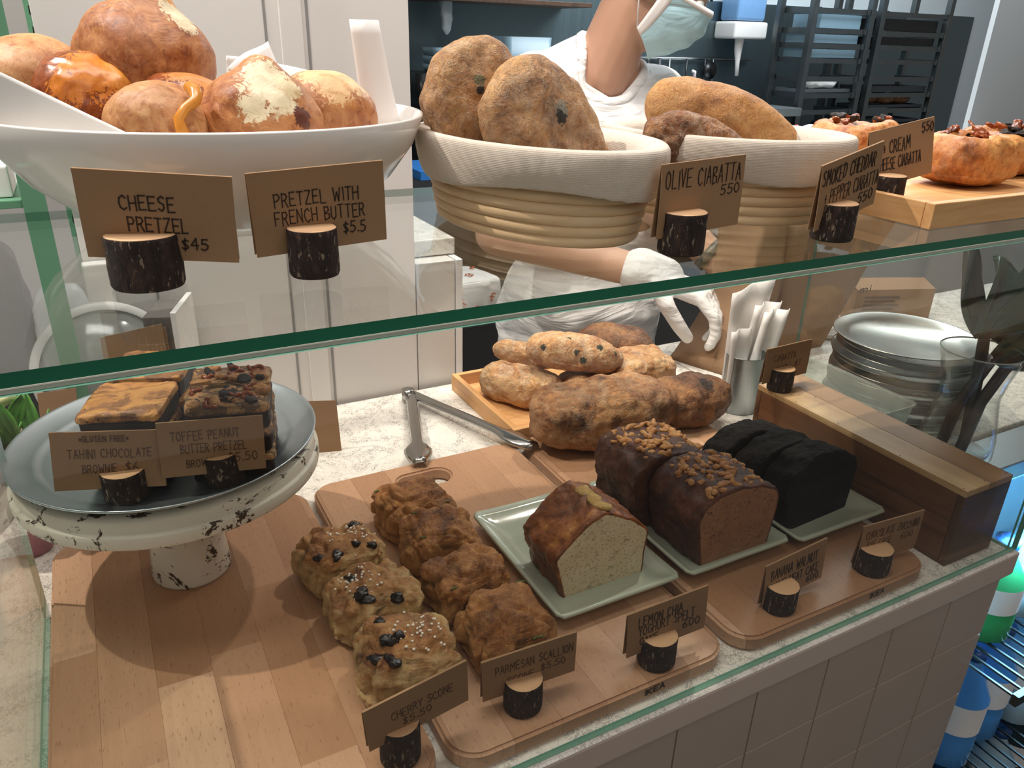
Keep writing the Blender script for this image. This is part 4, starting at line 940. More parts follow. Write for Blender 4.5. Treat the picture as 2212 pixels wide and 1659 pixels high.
for k in range(12):
    q = tray0 if k == 0 else tray0.copy()
    if k: COL.objects.link(q)
    q.location = (1.113 + .004 * math.sin(k * 2.1), .712 + .004 * math.cos(k * 1.7), .0020 + k * .0098)
    tag(q, 'round silver metal tray %s of the stack on the right worktop' % ('lying topmost' if k == 11 else 'at the bottom' if k == 0 else 'in the middle'), 'tray', 'stacked round metal trays')
VS = (1.042, .558)
o = thing('glass_vase', 'clear waisted glass vase holding dark leaf stems', 'vase', (*VS, .0026))
pf = [(.0001, .004), (.046, .004), (.049, .0), (.050, .004), (.049, .03), (.041, .075), (.0385, .095), (.043, .12), (.051, .150), (.053, .158), (.0515, .1585), (.0495, .150), (.0415, .12), (.037, .095), (.0395, .075), (.0475, .03), (.046, .008), (.0001, .008)]
link('vase_body', lathe(pf, 80, cap=False), CLEAR, o)
rg = NB(); lathe([(.0508, .157), (.0530, .1582), (.0512, .1592)], 80, bm=rg, cap=False); link('rim', rg, plain('glass_rim', '#b8c6c4', .08), o)
# ------------------------------------------------------------------ leaves in the vase
def leafblade(o, base, tip, wd, curl, mat=LEAF, n=22, m_=10, fold=.25):
    base, tip = Vector(base), Vector(tip); d = tip - base; L = d.length; dn = d.normalized(); s = dn.cross(Vector((0, -1, .2))).normalized(); nn = s.cross(dn); g = []
    for i in range(n + 1):
        u = i / n; w_ = wd * (math.sin(PI * min(1, u * .93 + .05)) ** .7); row = []; c = base + d * u + nn * curl * math.sin(PI * u)
        for j in range(m_ + 1):
            v = j / m_ * 2 - 1; row.append(c + s * v * w_ + nn * (fold * w_ * v * v + .004 * math.sin(v * 9 + u * 4)))
        g.append(row)
    return link('leaf_blade', sheet(g, .0012), mat, o)
def stemmed(label, foot, path, blades):
    o = thing('leaf_stem', label, 'plant', (VS[0], VS[1], .012), group='dark leaf stems in the vase')
    link('stem', tube(path, [.0085] * (len(path) - 1) + [.007], 14, flat=.6), STEM, o)
    for b_ in blades: leafblade(o, *b_)
    return o
stemmed('upright dark stem opening into a broad glossy leaf', None, [(.024, .0, 0), (.016, .002, .08), (.006, .004, .15), (-.004, .005, .20)], [((-.006, .006, .168), (-.060, .02, .30), .026, -.008), ((-.004, .006, .180), (.085, .008, .290), .060, .03), ((-.012, .004, .168), (.03, .03, .27), .05, .02)])
stemmed('dark stem crossing behind and leaning right from the vase', None, [(-.030, .004, 0), (-.012, .006, .06), (.022, .002, .115), (.052, .0, .150)], [((.035, 0, .128), (.125, -.01, .20), .050, .02), ((.045, .01, .15), (.12, .02, .28), .045, .02)])
stemmed('lowest dark stem leaning far right out of the vase', None, [(-.008, -.014, 0), (.004, -.016, .075), (.038, -.016, .118), (.090, -.016, .148)], [((.088, -.012, .146), (.16, -.02, .19), .03, .02), ((.085, -.012, .15), (.15, .03, .25), .028, .02)])
# small sign stand behind the vase (its printed code is left out), pen on the worktop
o = thing('card_stand', 'small white card stand behind the vase', 'card', (1.245, .86, .0003))
link('card', sheet([[(-.035, 0, 0), (.035, 0, 0)], [(-.035, .016, .078), (.035, .016, .078)]], .001), PAPER, o, smooth=False)
tag(link('pen', tube([(1.20, 1.0, .005), (1.32, .93, .005)], .0045, 10), PAPER), 'white pen lying on the worktop behind the tray stack', 'pen')
tag(link('pencil', tube([(1.50, 1.045, .005), (1.60, 1.0, .005)], .004, 8), CARAM), 'brown pencil at the back of the right worktop', 'pencil')
# ------------------------------------------------------------------ kraft bags and carton
def bag(label, base, top, h, seed, crease=.006, n=14, mat=KRAFTB, ease=False):
    """base/top: four corners (x,y) anticlockwise from front left"""
    o = thing('paper_bag', label, 'paper bag', (0, 0, .0006), group='kraft paper bags on the worktop'); t = NB(); rings = []
    for i in range(n + 1):
        u = i / n; ring = []; ue = min(1, u * 2.4) ** .85 if ease else u
        for k in range(4):
            a0, a1 = Vector((*base[k], 0)), Vector((*base[(k + 1) % 4], 0)); b0, b1 = Vector((*top[k], h)), Vector((*top[(k + 1) % 4], h))
            for q in range(8):
                v = q / 8; p = a0.lerp(b0, ue).lerp(a1.lerp(b1, ue), v); p.z = h * u; side = k in (1, 3); nrm = Vector(((a1 - a0).y, -(a1 - a0).x, 0)).normalized()
                fold = -.35 * (a1 - a0).length * (1 - abs(2 * v - 1)) * u * (1 if side else 0) * .5
                p += nrm * (fold + crease * noise.noise(Vector((p.x * 22 + seed, p.y * 22, p.z * 26))) * (.3 + u)); ring.append(t.verts.new(p))
        rings.append(ring)
    m_ = len(rings[0])
    for a, b_ in zip(rings, rings[1:]):
        for k in range(m_): t.faces.new((a[k], a[(k + 1) % m_], b_[(k + 1) % m_], b_[k]))
    t.faces.new(rings[0][::-1]); l = link('bag_body', t, mat, o, ang=25); s = l.modifiers.new('s', 'SOLIDIFY'); s.thickness = .0006; return o
bag('kraft paper bag held open by the gloved hand', [(.928, .905), (1.03, .905), (1.05, 1.03), (.888, 1.022)], [(.972, .925), (1.04, .925), (1.05, 1.03), (.966, 1.02)], .27, 3, .007, 20, ease=True)
o = bag('kraft paper bag with a small printed m i, behind the glass end panel', [(1.075, .945), (1.205, .945), (1.215, 1.03), (1.085, 1.03)], [(1.045, .93), (1.315, .92), (1.315, 1.03), (1.045, 1.03)], .262, 6)
tx = link('print', write([('mi', .35, .62, .30, .55)], .10, .05, .0011, 0, 4), INK, o, (1.262, .9165, .115), (R(-2), 0, -.02), smooth=False)
o = thing('carton', 'brown cardboard carton on the worktop behind the kraft bags', 'box', (1.50, 1.0, .0004), (0, 0, -.35))
link('box_body', box(-.12, .06, -.02, .07, 0, .07), kraft('carton_brown', '#8c6b4b', '#9d7b58'), o, smooth=False)
link('flap', sheet([[(-.12, -.02, .0708), (.06, -.02, .0708)], [(-.12, .025, .083), (.06, .025, .083)]], .0015), KRAFTB, o, smooth=False)
pr = NB()
for k in range(5): box(-.10, -.02 - .01 * (k % 2), -.0212, -.0205, .052 - k * .009, .056 - k * .009, pr)
link('printed_lines', pr, plain('faded_print', '#5a4634', .8), o, smooth=False)
# ------------------------------------------------------------------ behind and beside, left
tag(link('kraft_card', sheet([[(.205, .948, .0), (.243, .938, .0)], [(.203, .950, .080), (.241, .940, .078)]], .0006), KRAFT, smooth=False), 'back of a kraft card standing behind the cake stand tray, right side', 'card')['label'] = 'back of a kraft card standing just right of the cake stand, behind it'
tag(link('kraft_card', sheet([[(-.108, 1.0, .088), (-.066, .99, .092)], [(-.104, 1.0, .130), (-.062, .99, .134)]], .0006), KRAFT, smooth=False), 'kraft card behind the left rim of the cake stand', 'card')
tag(link('kraft_card_prop', box(-.10, -.07, .995, 1.0, 0.0005, .09, bev=.001), KRAFT, smooth=False), 'kraft block behind the left rim of the cake stand', 'card')
o = thing('white_box', 'white lidded box with grey side standing behind the tahini brownies', 'box', (.055, 1.03, .0004), (0, 0, -.35))
link('box_body', box(-.022, .012, -.03, .05, 0, .205, bev=.001), plain('grey_box_side', '#77716c', .6), o, smooth=False)
link('box_lid', box(.0125, .0195, -.034, .052, 0, .212, bev=.001), PAPER, o, smooth=False)
g = []
for k in range(2): tag(link('kraft_sleeve', sheet([[(-.030 + .006 * k, 1.0 + .004 * k, .001), (.046 + .004 * k, .985 + .004 * k, .001)], [(-.026 + .006 * k, 1.004 + .004 * k, .188), (.044 + .004 * k, .99 + .004 * k, .201 - .006 * k)]], .001), KRAFTB, smooth=False), ['front kraft sleeve standing behind the tahini brownies', 'rear kraft sleeve standing behind the tahini brownies'][k], 'paper', 'kraft sleeves behind the brownies')
t = lathe([(.078, 0), (.086, 0), (.088, .004), (.086, .008), (.078, .008)], 64, cap=False); t2 = lathe([(.0001, .003), (.078, .003), (.078, .005), (.0001, .005)], 48, cap=False)
o = thing('round_white_lid', 'large round translucent white lid leaning behind the white box', 'lid', (-.025, 1.045, .13), (R(78), 0, R(10)))
link('lid_rim', t, WHITEC, o, ang=50); link('lid_face', t2, FROST, o)
# green slotted shelving
o = thing('shelving_unit', 'green slotted-steel shelving at the left behind the case', 'shelving', (-.062, 1.0, -.9))
link('post', box(-.0115, .0115, 0, .004, 0, 2.2, bev=.0005), GREEN, o, smooth=False)
link('post', box(-.0115, -.0085, .0042, .03, 0, 2.2, bev=.0005), GREEN, o, smooth=False)
link('post', box(.018, .033, .345, .349, 1.138, 2.2, bev=.0005), GREEN, o, smooth=False)
sl = NB()
for k in range(40): box(.0235, .0265, .3435, .3448, 1.16 + k * .026, 1.172 + k * .026, sl, .0012, 2)
link('post_slots', sl, BLACKP, o, smooth=False)
link('shelf', box(-.5, -.0118, .004, .36, 1.249, 1.258, bev=.001), GREEN, o, smooth=False)
link('shelf', box(-.5, -.0118, .004, .36, .91, .919, bev=.001), GREEN, o, smooth=False)
tag(link('paper_stack', box(-.30, -.082, 1.02, 1.30, .3585, .392, bev=.002), PAPER, smooth=False), 'stack of white paper on the green shelf', 'paper')
o = thing('coffee_bag', 'dark grey bag in clear plastic on the green shelving at the left edge', 'bag', (-.150, 1.10, .02))
link('bag_body', blob(.055, .035, .135, .45, None, 5, .006, 12, 3), DARKG, o, (0, 0, .140)); link('label', box(.0, .03, -.0415, -.0405, .055, .10), BLACKP, o, smooth=False)
o = thing('white_pouch', 'shiny white pouch beside the green post', 'bag', (-.062, 1.085, .0025))
link('pouch_body', blob(.036, .020, .115, .5, None, 5, .004, 20, 6), plain('white_foil', '#dfe2e6', .25), o, (0, 0, .118))
tag(link('white_carton', box(-.032, .0, 1.07, 1.09, .0005, .262, bev=.002), PAPER, smooth=False), 'narrow white carton right of the green post', 'box')
# bouquet outside the left end panel
o = thing('bouquet', 'bouquet with cream petals and green leaves in pink wrap at the left edge', 'bouquet', (-.128, .866, .0))
rnd = random.Random(4)
link('wrap', lathe([(.018, .0005), (.032, .05), (.042, .10), (.045, .125), (.043, .125), (.04, .10), (.03, .05), (.016, .003)], 40, fn=lambda p, a: p * (1 + .05 * math.sin(a * 7) * (p.z > .03))), PINK, o, rot=(0, 0, 0))
for k in range(9):
    a = rnd.uniform(0, 6.28); r = rnd.uniform(.0, .034); c0 = Vector((r * math.cos(a), r * math.sin(a), .135 + rnd.uniform(0, .055)))
    if k % 2:
        t = blob(.013, .013, .010, 1, None, 3, .004, 90, k); link('flower_head', t, PETAL, o, c0)
    else: leafblade(o, c0 - Vector((0, 0, .03)), c0 + Vector((rnd.uniform(-.02, .045), rnd.uniform(-.03, .02), .02)), .009, .006, LEAFL, 10, 6)
for k in range(6): link('stem', tube([(.0, 0, .06), (.02 * math.cos(k), .02 * math.sin(k), .11), (.045 * math.cos(k * 1.3), .03 * math.sin(k), .165)], .0012, 6), LEAFL, o)
# ------------------------------------------------------------------ person behind the counter
pr_ = thing('person', 'person in a white t-shirt, blue face mask and white glove filling a kraft bag', 'person', (.96, 1.44, -.9))
O = Vector((.96, 1.44, -.9))
def L(*p): return Vector(p) - O
Rs, Ls = L(.828, 1.465, .448), L(1.118, 1.425, .425)
HC = L(1.040, 1.345, .636)            # head centre
Fd = Vector((.56, -.55, -.52)).normalized(); Rt = Fd.cross(Vector((0, 0, 1))).normalized(); Up = Rt.cross(Fd)
HM = Matrix.Identity(4)
for i in range(3): HM[i][0] = Rt[i]; HM[i][1] = Fd[i]; HM[i][2] = Up[i]; HM[i][3] = HC[i]
Re, Rw = L(.668, 1.300, .192), L(.862, 1.085, .150)
Le, Lw = L(1.005, 1.255, .235), L(1.085, 1.12, .13)
b = NB()
def H(x, y, z): return HM @ Vector((x, y, z))
def ell(c, a, b_, c_, m=None, sub=3):
    t = NB(); bmesh.ops.create_icosphere(t, subdivisions=sub, radius=1)
    for v in t.verts: v.co = Vector((v.co.x * a, v.co.y * b_, v.co.z * c_))
    merge(b, t, (m or Matrix.Identity(4)) @ Matrix.Translation(c))
ell((0, .0, .022), .074, .092, .088, HM); ell((0, .022, -.045), .058, .066, .062, HM); capsule(b, H(0, .055, -.085), H(0, .045, -.075), .026, .032)
capsule(b, H(0, .085, .012), H(0, .104, -.022), .009, .014); capsule(b, H(-.012, .094, -.028), H(.012, .094, -.028), .009, .009)
capsule(b, H(-.03, .076, .028), H(.03, .076, .028), .014, .014); capsule(b, H(-.018, .082, -.052), H(.018, .082, -.052), .008, .008); capsule(b, H(-.045, .055, -.01), H(.045, .055, -.01), .02, .02)
for s in (-1, 1): ell((s * .076, -.005, -.005), .008, .016, .028, HM)
capsule(b, H(0, -.03, -.05), L(.970, 1.432, .47), .058, .064); capsule(b, L(.975, 1.44, .50), L(.92, 1.455, .46), .045, .05); capsule(b, L(.985, 1.43, .49), L(1.05, 1.43, .445), .048, .05)
capsule(b, Rs, Ls, .056, .056); capsule(b, L(.92, 1.45, .33), L(1.05, 1.43, .32), .10, .10); capsule(b, L(.91, 1.44, .14), L(1.03, 1.42, .14), .10, .10); capsule(b, L(.90, 1.45, -.05), L(1.01, 1.44, -.05), .11, .11)
capsule(b, Rs, Re, .047, .041); capsule(b, Re, Rw, .043, .030); capsule(b, Ls, Le, .047, .041); capsule(b, Le, Lw, .041, .029)
for hx, fx in ((.885, .86), (1.02, 1.06)):
    capsule(b, L(hx, 1.45, -.08), L(hx - .01, 1.42, -.45), .085, .058); capsule(b, L(hx - .01, 1.42, -.45), L(fx, 1.48, -.84), .055, .038); capsule(b, L(fx, 1.50, -.86), L(fx, 1.34, -.872), .035, .026)
# bare left hand: palm, five fingers
def hand(b, w, pd, nrm, sc=1, curl=.5, flip=1, spread=.0):
    w = Vector(w); pd = Vector(pd).normalized(); nrm = Vector(nrm); nrm = (nrm - pd * nrm.dot(pd)).normalized(); s = pd.cross(nrm) * flip
    def q(x, y, z): return w + (s * x + pd * y + nrm * z) * sc
    for x in (-.024, -.008, .008, .024): capsule(b, q(x * .6, .0, 0), q(x, .082, .004), .016 * sc, .012 * sc, 12)
    for i, (x, l) in enumerate(((-.029, .060), (-.010, .072), (.010, .078), (.029, .070))):
        c = curl * (1.15 - i * .1); p = q(x, .086, .003); a = 0; d0 = pd + s * (x * spread); r = .0088 * sc
        for sg_, f in ((.45, 1), (.32, 1.1), (.25, .9)):
            a += c * f; d = (d0 * math.cos(a) - nrm * math.sin(a)).normalized(); e = p + d * l * sg_ * sc; capsule(b, p, e, r, r * .93, 12); p = e; r *= .93
    p0 = q(.022, .018, -.004); p1 = q(.042, .048, -.022); p2 = q(.036, .074, -.042); p3 = q(.022, .090, -.056)
    capsule(b, p0, p1, .014 * sc, .012 * sc, 12); capsule(b, p1, p2, .0115 * sc, .0105 * sc, 12); capsule(b, p2, p3, .0105 * sc, .009 * sc, 12)
hand(b, Lw, (.25, -.35, -.45), (.8, .3, .3), 1, .55, -1)
body = remesh(link('body', b, SKIN, pr_), .0055, 3)
# glove over the right hand
b = NB(); wd_ = (Rw - Re).normalized()
capsule(b, Rw - wd_ * .006, Rw + wd_ * .035, .044, .038, 20)
for k in range(7):
    a = k * .9; capsule(b, Rw - wd_ * .004 + Vector((0, .030 * math.cos(a), .030 * math.sin(a))), Rw + wd_ * .03 + Vector((0, .024 * math.cos(a + .3), .024 * math.sin(a + .3))), .0085, .006, 10)
hand(b, Rw + wd_ * .012, (.060, -.085, -.030), (.48, -.52, .72), 1.24, .60, 1, .05)
remesh(link('glove', b, GLOVE, pr_), .0032, 3)
# t-shirt
b = NB(); g = .012
capsule(b, Rs + Vector((.005, 0, .0)), Ls, .060 + g * .5, .060 + g * .5); capsule(b, L(.92, 1.45, .34), L(1.05, 1.43, .33), .112, .112); capsule(b, L(.905, 1.44, .15), L(1.035, 1.42, .14), .122, .122)
capsule(b, L(.895, 1.44, -.02), L(1.025, 1.42, -.03), .132, .132); capsule(b, L(.90, 1.445, -.09), L(1.02, 1.43, -.10), .132, .132)
capsule(b, L(.955, 1.445, .495), L(.87, 1.46, .455), .060, .062); capsule(b, L(.985, 1.43, .465), L(1.06, 1.43, .430), .062, .062)
capsule(b, Rs, Rs.lerp(Re, .58), .062, .068); capsule(b, Ls, Ls.lerp(Le, .62), .060, .066)
o = link('shirt_source', b, SHIRT, pr_); remesh(o, .006, 8)
dg = bpy.context.evaluated_depsgraph_get(); ev_ = o.evaluated_get(dg); me = bpy.data.meshes.new_from_object(ev_); t = NB(); t.from_mesh(me); bpy.data.objects.remove(o); bpy.data.meshes.remove(me)
ncen, naxis = L(.985, 1.405, .512), Vector((.34, -.48, .80)).normalized()
kill = []
for v in t.verts:
    p = v.co; q = p - ncen; h_ = q.dot(naxis); rad = (q - naxis * h_).length
    wsp = 0
    if h_ > -.06 and rad < .074 + .45 * max(0, h_ + .01): kill.append(v); continue
    if p.z < L(0, 0, -.155).z: kill.append(v); continue
    for S_, E_ in ((Rs, Re), (Ls, Le)):
        dd = (E_ - S_).normalized(); k_ = (p - S_).dot(dd); rr = (p - S_ - dd * k_).length
        if k_ > (E_ - S_).length * .56 and rr < .085 and (p - L(.96, 1.43, .2)).length > .12: kill.append(v); break
bmesh.ops.delete(t, geom=list(set(kill)), context='VERTS')
for it in range(8):
    bd = {}
    for e in t.edges:
        if len(e.link_faces) == 1:
            for q, r_2 in ((0, 1), (1, 0)): bd.setdefault(e.verts[q], []).append(e.verts[r_2])
    nw = {v: (v.co * 2 + n[0].co + n[1].co) / 4 for v, n in bd.items() if len(n) == 2}
    for v, c in nw.items(): v.co = c
for v in t.verts:
    p = v.co; wv = .006 * noise.noise(Vector((p.x * 9 + p.z * 6, p.y * 9, p.z * 14 - p.x * 8))) + .0035 * noise.noise(Vector((p.x * 22, p.y * 20, p.z * 30))); lo = max(0, .95 - p.z) * .9
    c_ = Vector((.0, .0, p.z)); v.co += (p - c_).normalized() * (wv * (1 + 2.4 * min(1, max(0, (1.05 - p.z) * 2))))
sh = link('t_shirt', t, SHIRT, pr_); s = sh.modifiers.new('s', 'SOLIDIFY'); s.thickness = .002; s.offset = 0
from mathutils.bvhtree import BVHTree
dg = bpy.context.evaluated_depsgraph_get(); bv = BVHTree.FromPolygons([v.co.copy() for v in sh.data.vertices], [tuple(p.vertices) for p in sh.data.polygons])
side = naxis.cross(Vector((1, 0, 0))).normalized(); s2 = naxis.cross(side); hs = []; K = 60
for k in range(K):
    a = 2 * PI * k / K; dr = side * math.cos(a) + s2 * math.sin(a); h_ = None
    for rr in (.080, .084, .088):
        q = ncen + dr * rr + naxis * .15; hit = bv.ray_cast(q, -naxis, .3)
        if hit[0] is not None: h_ = (hit[0] - ncen).dot(naxis); break
    hs.append(h_)
last = next(h for h in hs if h is not None)
for k in range(K):
    if hs[k] is None: hs[k] = last
    last = hs[k]
for _ in range(2): hs = [(hs[k - 1] + 2 * hs[k] + hs[(k + 1) % K]) / 4 for k in range(K)]
t = NB(); rg_ = []
for k in range(K):
    a = 2 * PI * k / K; dr = side * math.cos(a) + s2 * math.sin(a)
    rg_.append([t.verts.new(ncen + dr * (rad + .0) + naxis * (hs[k] + hh)) for rad, hh in ((.086, -.003), (.083, .0045), (.075, .0080), (.066, .0070), (.0635, .0), (.067, -.008), (.078, -.010))])
for k in range(K):
    for q in range(7): t.faces.new((rg_[k][q], rg_[(k + 1) % K][q], rg_[(k + 1) % K][(q + 1) % 7], rg_[k][(q + 1) % 7]))
bmesh.ops.recalc_face_normals(t, faces=t.faces[:]); link('collar', t, SHIRT, pr_)
# trousers, shoes
b = NB(); capsule(b, L(.90, 1.45, -.09), L(1.01, 1.44, -.09), .120, .120)
for hx, fx in ((.885, .86), (1.02, 1.06)):
    capsule(b, L(hx, 1.45, -.08), L(hx - .01, 1.42, -.45), .098, .072); capsule(b, L(hx - .01, 1.42, -.45), L(fx, 1.48, -.80), .070, .060)
remesh(link('trousers', b, TROUS, pr_), .012, 4)
for fx in (.86, 1.06):
    t = blob(.047, .13, .045, .6, None, 4, .001, 20, 1, -.7); link('shoe', t, BLACKP, pr_, L(fx, 1.42, -.866))
# wristwatch on the left wrist
wd2 = (Lw - Le).normalized(); wc = Le.lerp(Lw, .82); sx_ = wd2.cross(Vector((0, 0, 1))).normalized(); sy2 = sx_.cross(wd2)
link('wristwatch', tube([wc - wd2 * .010, wc + wd2 * .010], .0345, 28), plain('watch_strap', '#2b3a36', .4), pr_, ang=50)
# hair, eyes, mask
t = NB(); bmesh.ops.create_icosphere(t, subdivisions=4, radius=1)
for v in t.verts:
    d = v.co.copy(); v.co = Vector((d.x * .083, d.y * .101 - .004, d.z * .098 + .026)) * 1.0 + d * .004 * noise.noise(d * 8)
kill = [v for v in t.verts if (v.co.y > .035 and v.co.z < .065) or v.co.z < -.045 or (v.co.y > .0 and v.co.z < .0)]
bmesh.ops.delete(t, geom=kill, context='VERTS'); bmesh.ops.transform(t, matrix=HM, verts=t.verts)
hr = link('hair', t, plain('black_hair', '#120e0c', .5, 0, .3, 200, .6), pr_); s = hr.modifiers.new('s', 'SOLIDIFY'); s.thickness = .006
for s_ in (-1, 1):
    t = NB(); bmesh.ops.create_uvsphere(t, u_segments=16, v_segments=12, radius=.0115); e = link('eye', t, plain('eye_white', '#e9e6e0', .2), pr_, H(s_ * .031, .082, .014))
    link('eyebrow', tube([H(s_ * .016, .094, .034), H(s_ * .032, .092, .040), H(s_ * .05, .080, .036)], .0028, 8), plain('eyebrow_hair', '#15100e', .7), pr_)
g = []; NU, NV = 44, 26
for i in range(NU + 1):
    u = i / NU * 2 - 1; row = []
    for j in range(NV + 1):
        v = j / NV; az = u * R(82); bul = 1 - abs(u) ** 2
        zz = .016 * (1 - u * u * .9) + .004 - v * (.138 - .052 * abs(u) ** 1.6)
        rx = .090; ry = .098 + .026 * bul * math.sin(PI * min(1, v * .9 + .12)) - .024 * v * v * bul
        pl = .0018 * math.sin(v * 26) * bul + .0015 * noise.noise(Vector((u * 3, v * 5, 2)))
        sh_ = 1 - .20 * v * v
        p = Vector((rx * math.sin(az) * sh_, (ry + pl) * max(.0, math.cos(az)) ** .85 * sh_ + .002, zz)); row.append(H(*p))
    g.append(row)
mk_ = thing('face_mask', None, None); bpy.data.objects.remove(mk_)
mk_ = link('face_mask', sheet(g, .0012), MASKM, pr_)
g2 = [[p + (p - HC).normalized() * .0012 for p in row[:3]] for row in g]
link('nose_band', sheet([[a, b_, c_] for a, b_, c_ in g2], .0008), PAPER, mk_)
for i0, i1 in ((0, 3), (NU - 3, NU)):
    link('side_binding', sheet([[p + (p - HC).normalized() * .0012 for p in row] for row in g[i0:i1 + 1]], .0008), PAPER, mk_)
for s_, row in ((-1, g[0]), (1, g[-1])):
    link('ear_loop', tube([row[0], H(s_ * .086, -.012, .024), H(s_ * .084, -.024, -.002), H(s_ * .082, -.014, -.034), row[-1]], .0016, 8), PAPER, mk_)
# ------------------------------------------------------------------ kitchen
def rack(label, x, y, wd, dp, z0, z1, zs, posts=True):
    o = thing('baking_rack', label, 'rack', (x, y, z0), group='steel baking racks in the kitchen'); h = z1 - z0
    for px in (0, wd):
        for py in (0, dp): link('post', box(px - .014, px + .014, py - .014, py + .014, .0, h, bev=.002), RACK, o, smooth=False)
    for z in zs:
        for px in (.016, wd - .034): link('runner', box(px, px + .018, -.01, dp + .01, z - z0, z - z0 + .022), RACK, o, smooth=False)
        link('crossbar', box(0, wd, -.003, .003, z - z0, z - z0 + .02), RACK, o, smooth=False)
    return o
lv = [.67, .59, .53, .47, .395, .325, .255, .185, .10, 0, -.1, -.2]
rack('left steel baking rack with grey-blue trays', 2.83, 2.60, .36, .19, -.9, .95, lv)
rack('right steel baking rack holding dark trays and loaves', 3.26, 2.60, .47, .19, -.9, .95, lv)
def rtray(label, x0, x1, z, mat, h=.045, y0=2.618, y1=2.774):
    t = NB(); box(x0, x1, y0, y1, z, z + .006, t); box(x0, x1, y0, y0 + .006, z + .0062, z + h, t); box(x0, x1, y1 - .006, y1, z + .0062, z + h, t); box(x0, x0 + .006, y0 + .0062, y1 - .0062, z + .0062, z + h, t); box(x1 - .006, x1, y0 + .0062, y1 - .0062, z + .0062, z + h, t)
    return tag(link('oven_tray', t, mat, smooth=False), label, 'tray', 'trays in the baking racks')
rtray('grey-blue tray highest in the left rack', 2.90, 3.155, .612, GREYP, .055); rtray('grey-blue tray second from the top in the left rack', 2.87, 3.155, .552, GREYP, .035)
rtray('grey-blue tray third from the top in the left rack', 2.87, 3.155, .493, GREYP, .034); rtray('thin steel tray in the middle of the left rack', 2.85, 3.17, .348, STEEL, .015)
rtray('dark tray highest in the right rack', 3.30, 3.69, .612, BLACKP, .05); rtray('dark tray second from the top in the right rack', 3.30, 3.69, .553, BLACKP, .033)
rtray('dark tray above the loaves in the right rack', 3.28, 3.71, .348, DARKG, .025); rtray('dark tray under the loaves in the right rack', 3.28, 3.71, .278, DARKG, .012); rtray('dark tray below the loaves, right rack', 3.28, 3.71, .208, DARKG, .015)
for k, x in enumerate((3.37, 3.50, 3.615)):
    loaf('rack_loaf', ['dark loaf at the left on the rack tray', 'dark loaf in the middle of the rack tray', 'dark loaf at the right on the rack tray'][k], 'bread', (x, 2.70, .314), (0, 0, k * 1.6), (.062, .060, .026), CIABD, 50 + k, .8, .006, 14, 'loaves in the right rack', 4)
tag(link('folded_cloth', blob(.10, .05, .018, .7, None, 4, .012, 25, 3), PAPER, loc=(3.03, 2.69, .385)), 'crumpled white cloth on the thin tray in the left rack', 'cloth')
o = thing('soap_dispenser', 'blue and white wall dispenser between the mask and the racks', 'dispenser', (2.78, 3.04, .56))
link('blue_tank', box(-.085, .085, -.13, -.01, .075, .20, bev=.015, seg=3), BLUEP, o, ang=40); link('white_housing', box(-.10, .10, -.14, -.0, .0, .072, bev=.012, seg=3), WHITEC, o, ang=40)
link('back_plate', box(-.13, .13, -.008, -.001, -.01, .19, bev=.003), CLEAR, o, smooth=False); link('nozzle', tube([(0, -.07, .0), (0, -.07, -.05), (.005, -.07, -.10), (.012, -.07, -.16)], [.022, .018, .011, .009], 12), PAPER, o)
o = thing('pump_bottle', 'pink pump bottle on the kitchen bench by the splashback', 'bottle', (2.44, 2.86, .295))
link('bottle_body', lathe([(.032, 0), (.034, .01), (.034, .07), (.014, .09), (.014, .10)], 24), plain('pink_plastic', '#b58aa6', .3), o); link('pump', tube([(0, 0, .10), (0, 0, .125), (-.02, -.01, .128)], .007, 8), PAPER, o)
bt = thing('kitchen_bench', 'steel kitchen bench under the splashback', 'bench', (1.0, 2.5, -.9))
link('bench_top', box(0, 1.75, 0, .53, 1.16, 1.194, bev=.003), STEEL, bt, smooth=False); link('bench_body', box(.02, 1.73, .03, .52, .0, 1.158), plain('dark_steel', '#23282a', .4, .6), bt, smooth=False)
# utensils on a rail
o = thing('utensil_rail', 'steel rail with black and steel utensils hanging on the splashback', 'rail', (2.30, 3.03, .47))
link('rail', tube([(-.05, 0, 0), (.62, 0, .0)], .005, 8), CHROME, o)
for k, (x, l, r) in enumerate(((.0, .16, .008), (.06, .13, .018), (.12, .2, .006), (.22, .17, .008), (.33, .15, .006), (.38, .2, .005))):
    link('utensil', tube([(x, -.012, .0), (x + .004, -.014, -l * .6), (x - .006, -.014, -l)], [r * .5, r * .5, r], 8), [BLACKP, DARKG, STEEL][k % 3], o)
tag(link('black_pan', lathe([(.0001, 0), (.035, 0), (.04, .01), (.0001, .012)], 24, cap=False), BLACKP, loc=(2.66, 3.02, .42), rot=(PI / 2, 0, 0)), 'small round black pan hanging on the splashback', 'pan')
tag(link('wall_shelf', box(1.05, 1.85, 2.82, 3.04, .652, .668, bev=.002), wood('shelf_brown', '#4a3427', '#5d4433', '#6b5040'), smooth=False), 'brown shelf high on the kitchen splashback', 'shelf')
tag(link('shelf_jar', lathe([(.03, 0), (.03, .05), (.02, .06)], 20), DARKG, loc=(1.62, 2.93, .6685)), 'dark jar on the kitchen wall shelf', 'jar')
def stackobj(name, label, cat, x, y, z, w_, d, h, mat, grp=None):
    t = NB(); r0 = [t.verts.new((a, b_, 0)) for a, b_ in rrect(-w_ / 2 * .9, w_ / 2 * .9, -d / 2 * .9, d / 2 * .9, .02)]; r1 = [t.verts.new((a, b_, h)) for a, b_ in rrect(-w_ / 2, w_ / 2, -d / 2, d / 2, .02)]
    n = len(r0)
    for k in range(n): t.faces.new((r0[k], r0[(k + 1) % n], r1[(k + 1) % n], r1[k]))
    t.faces.new(r0[::-1]); t.faces.new(r1); return tag(link(name, t, mat, loc=(x, y, z), ang=40), label, cat, grp)
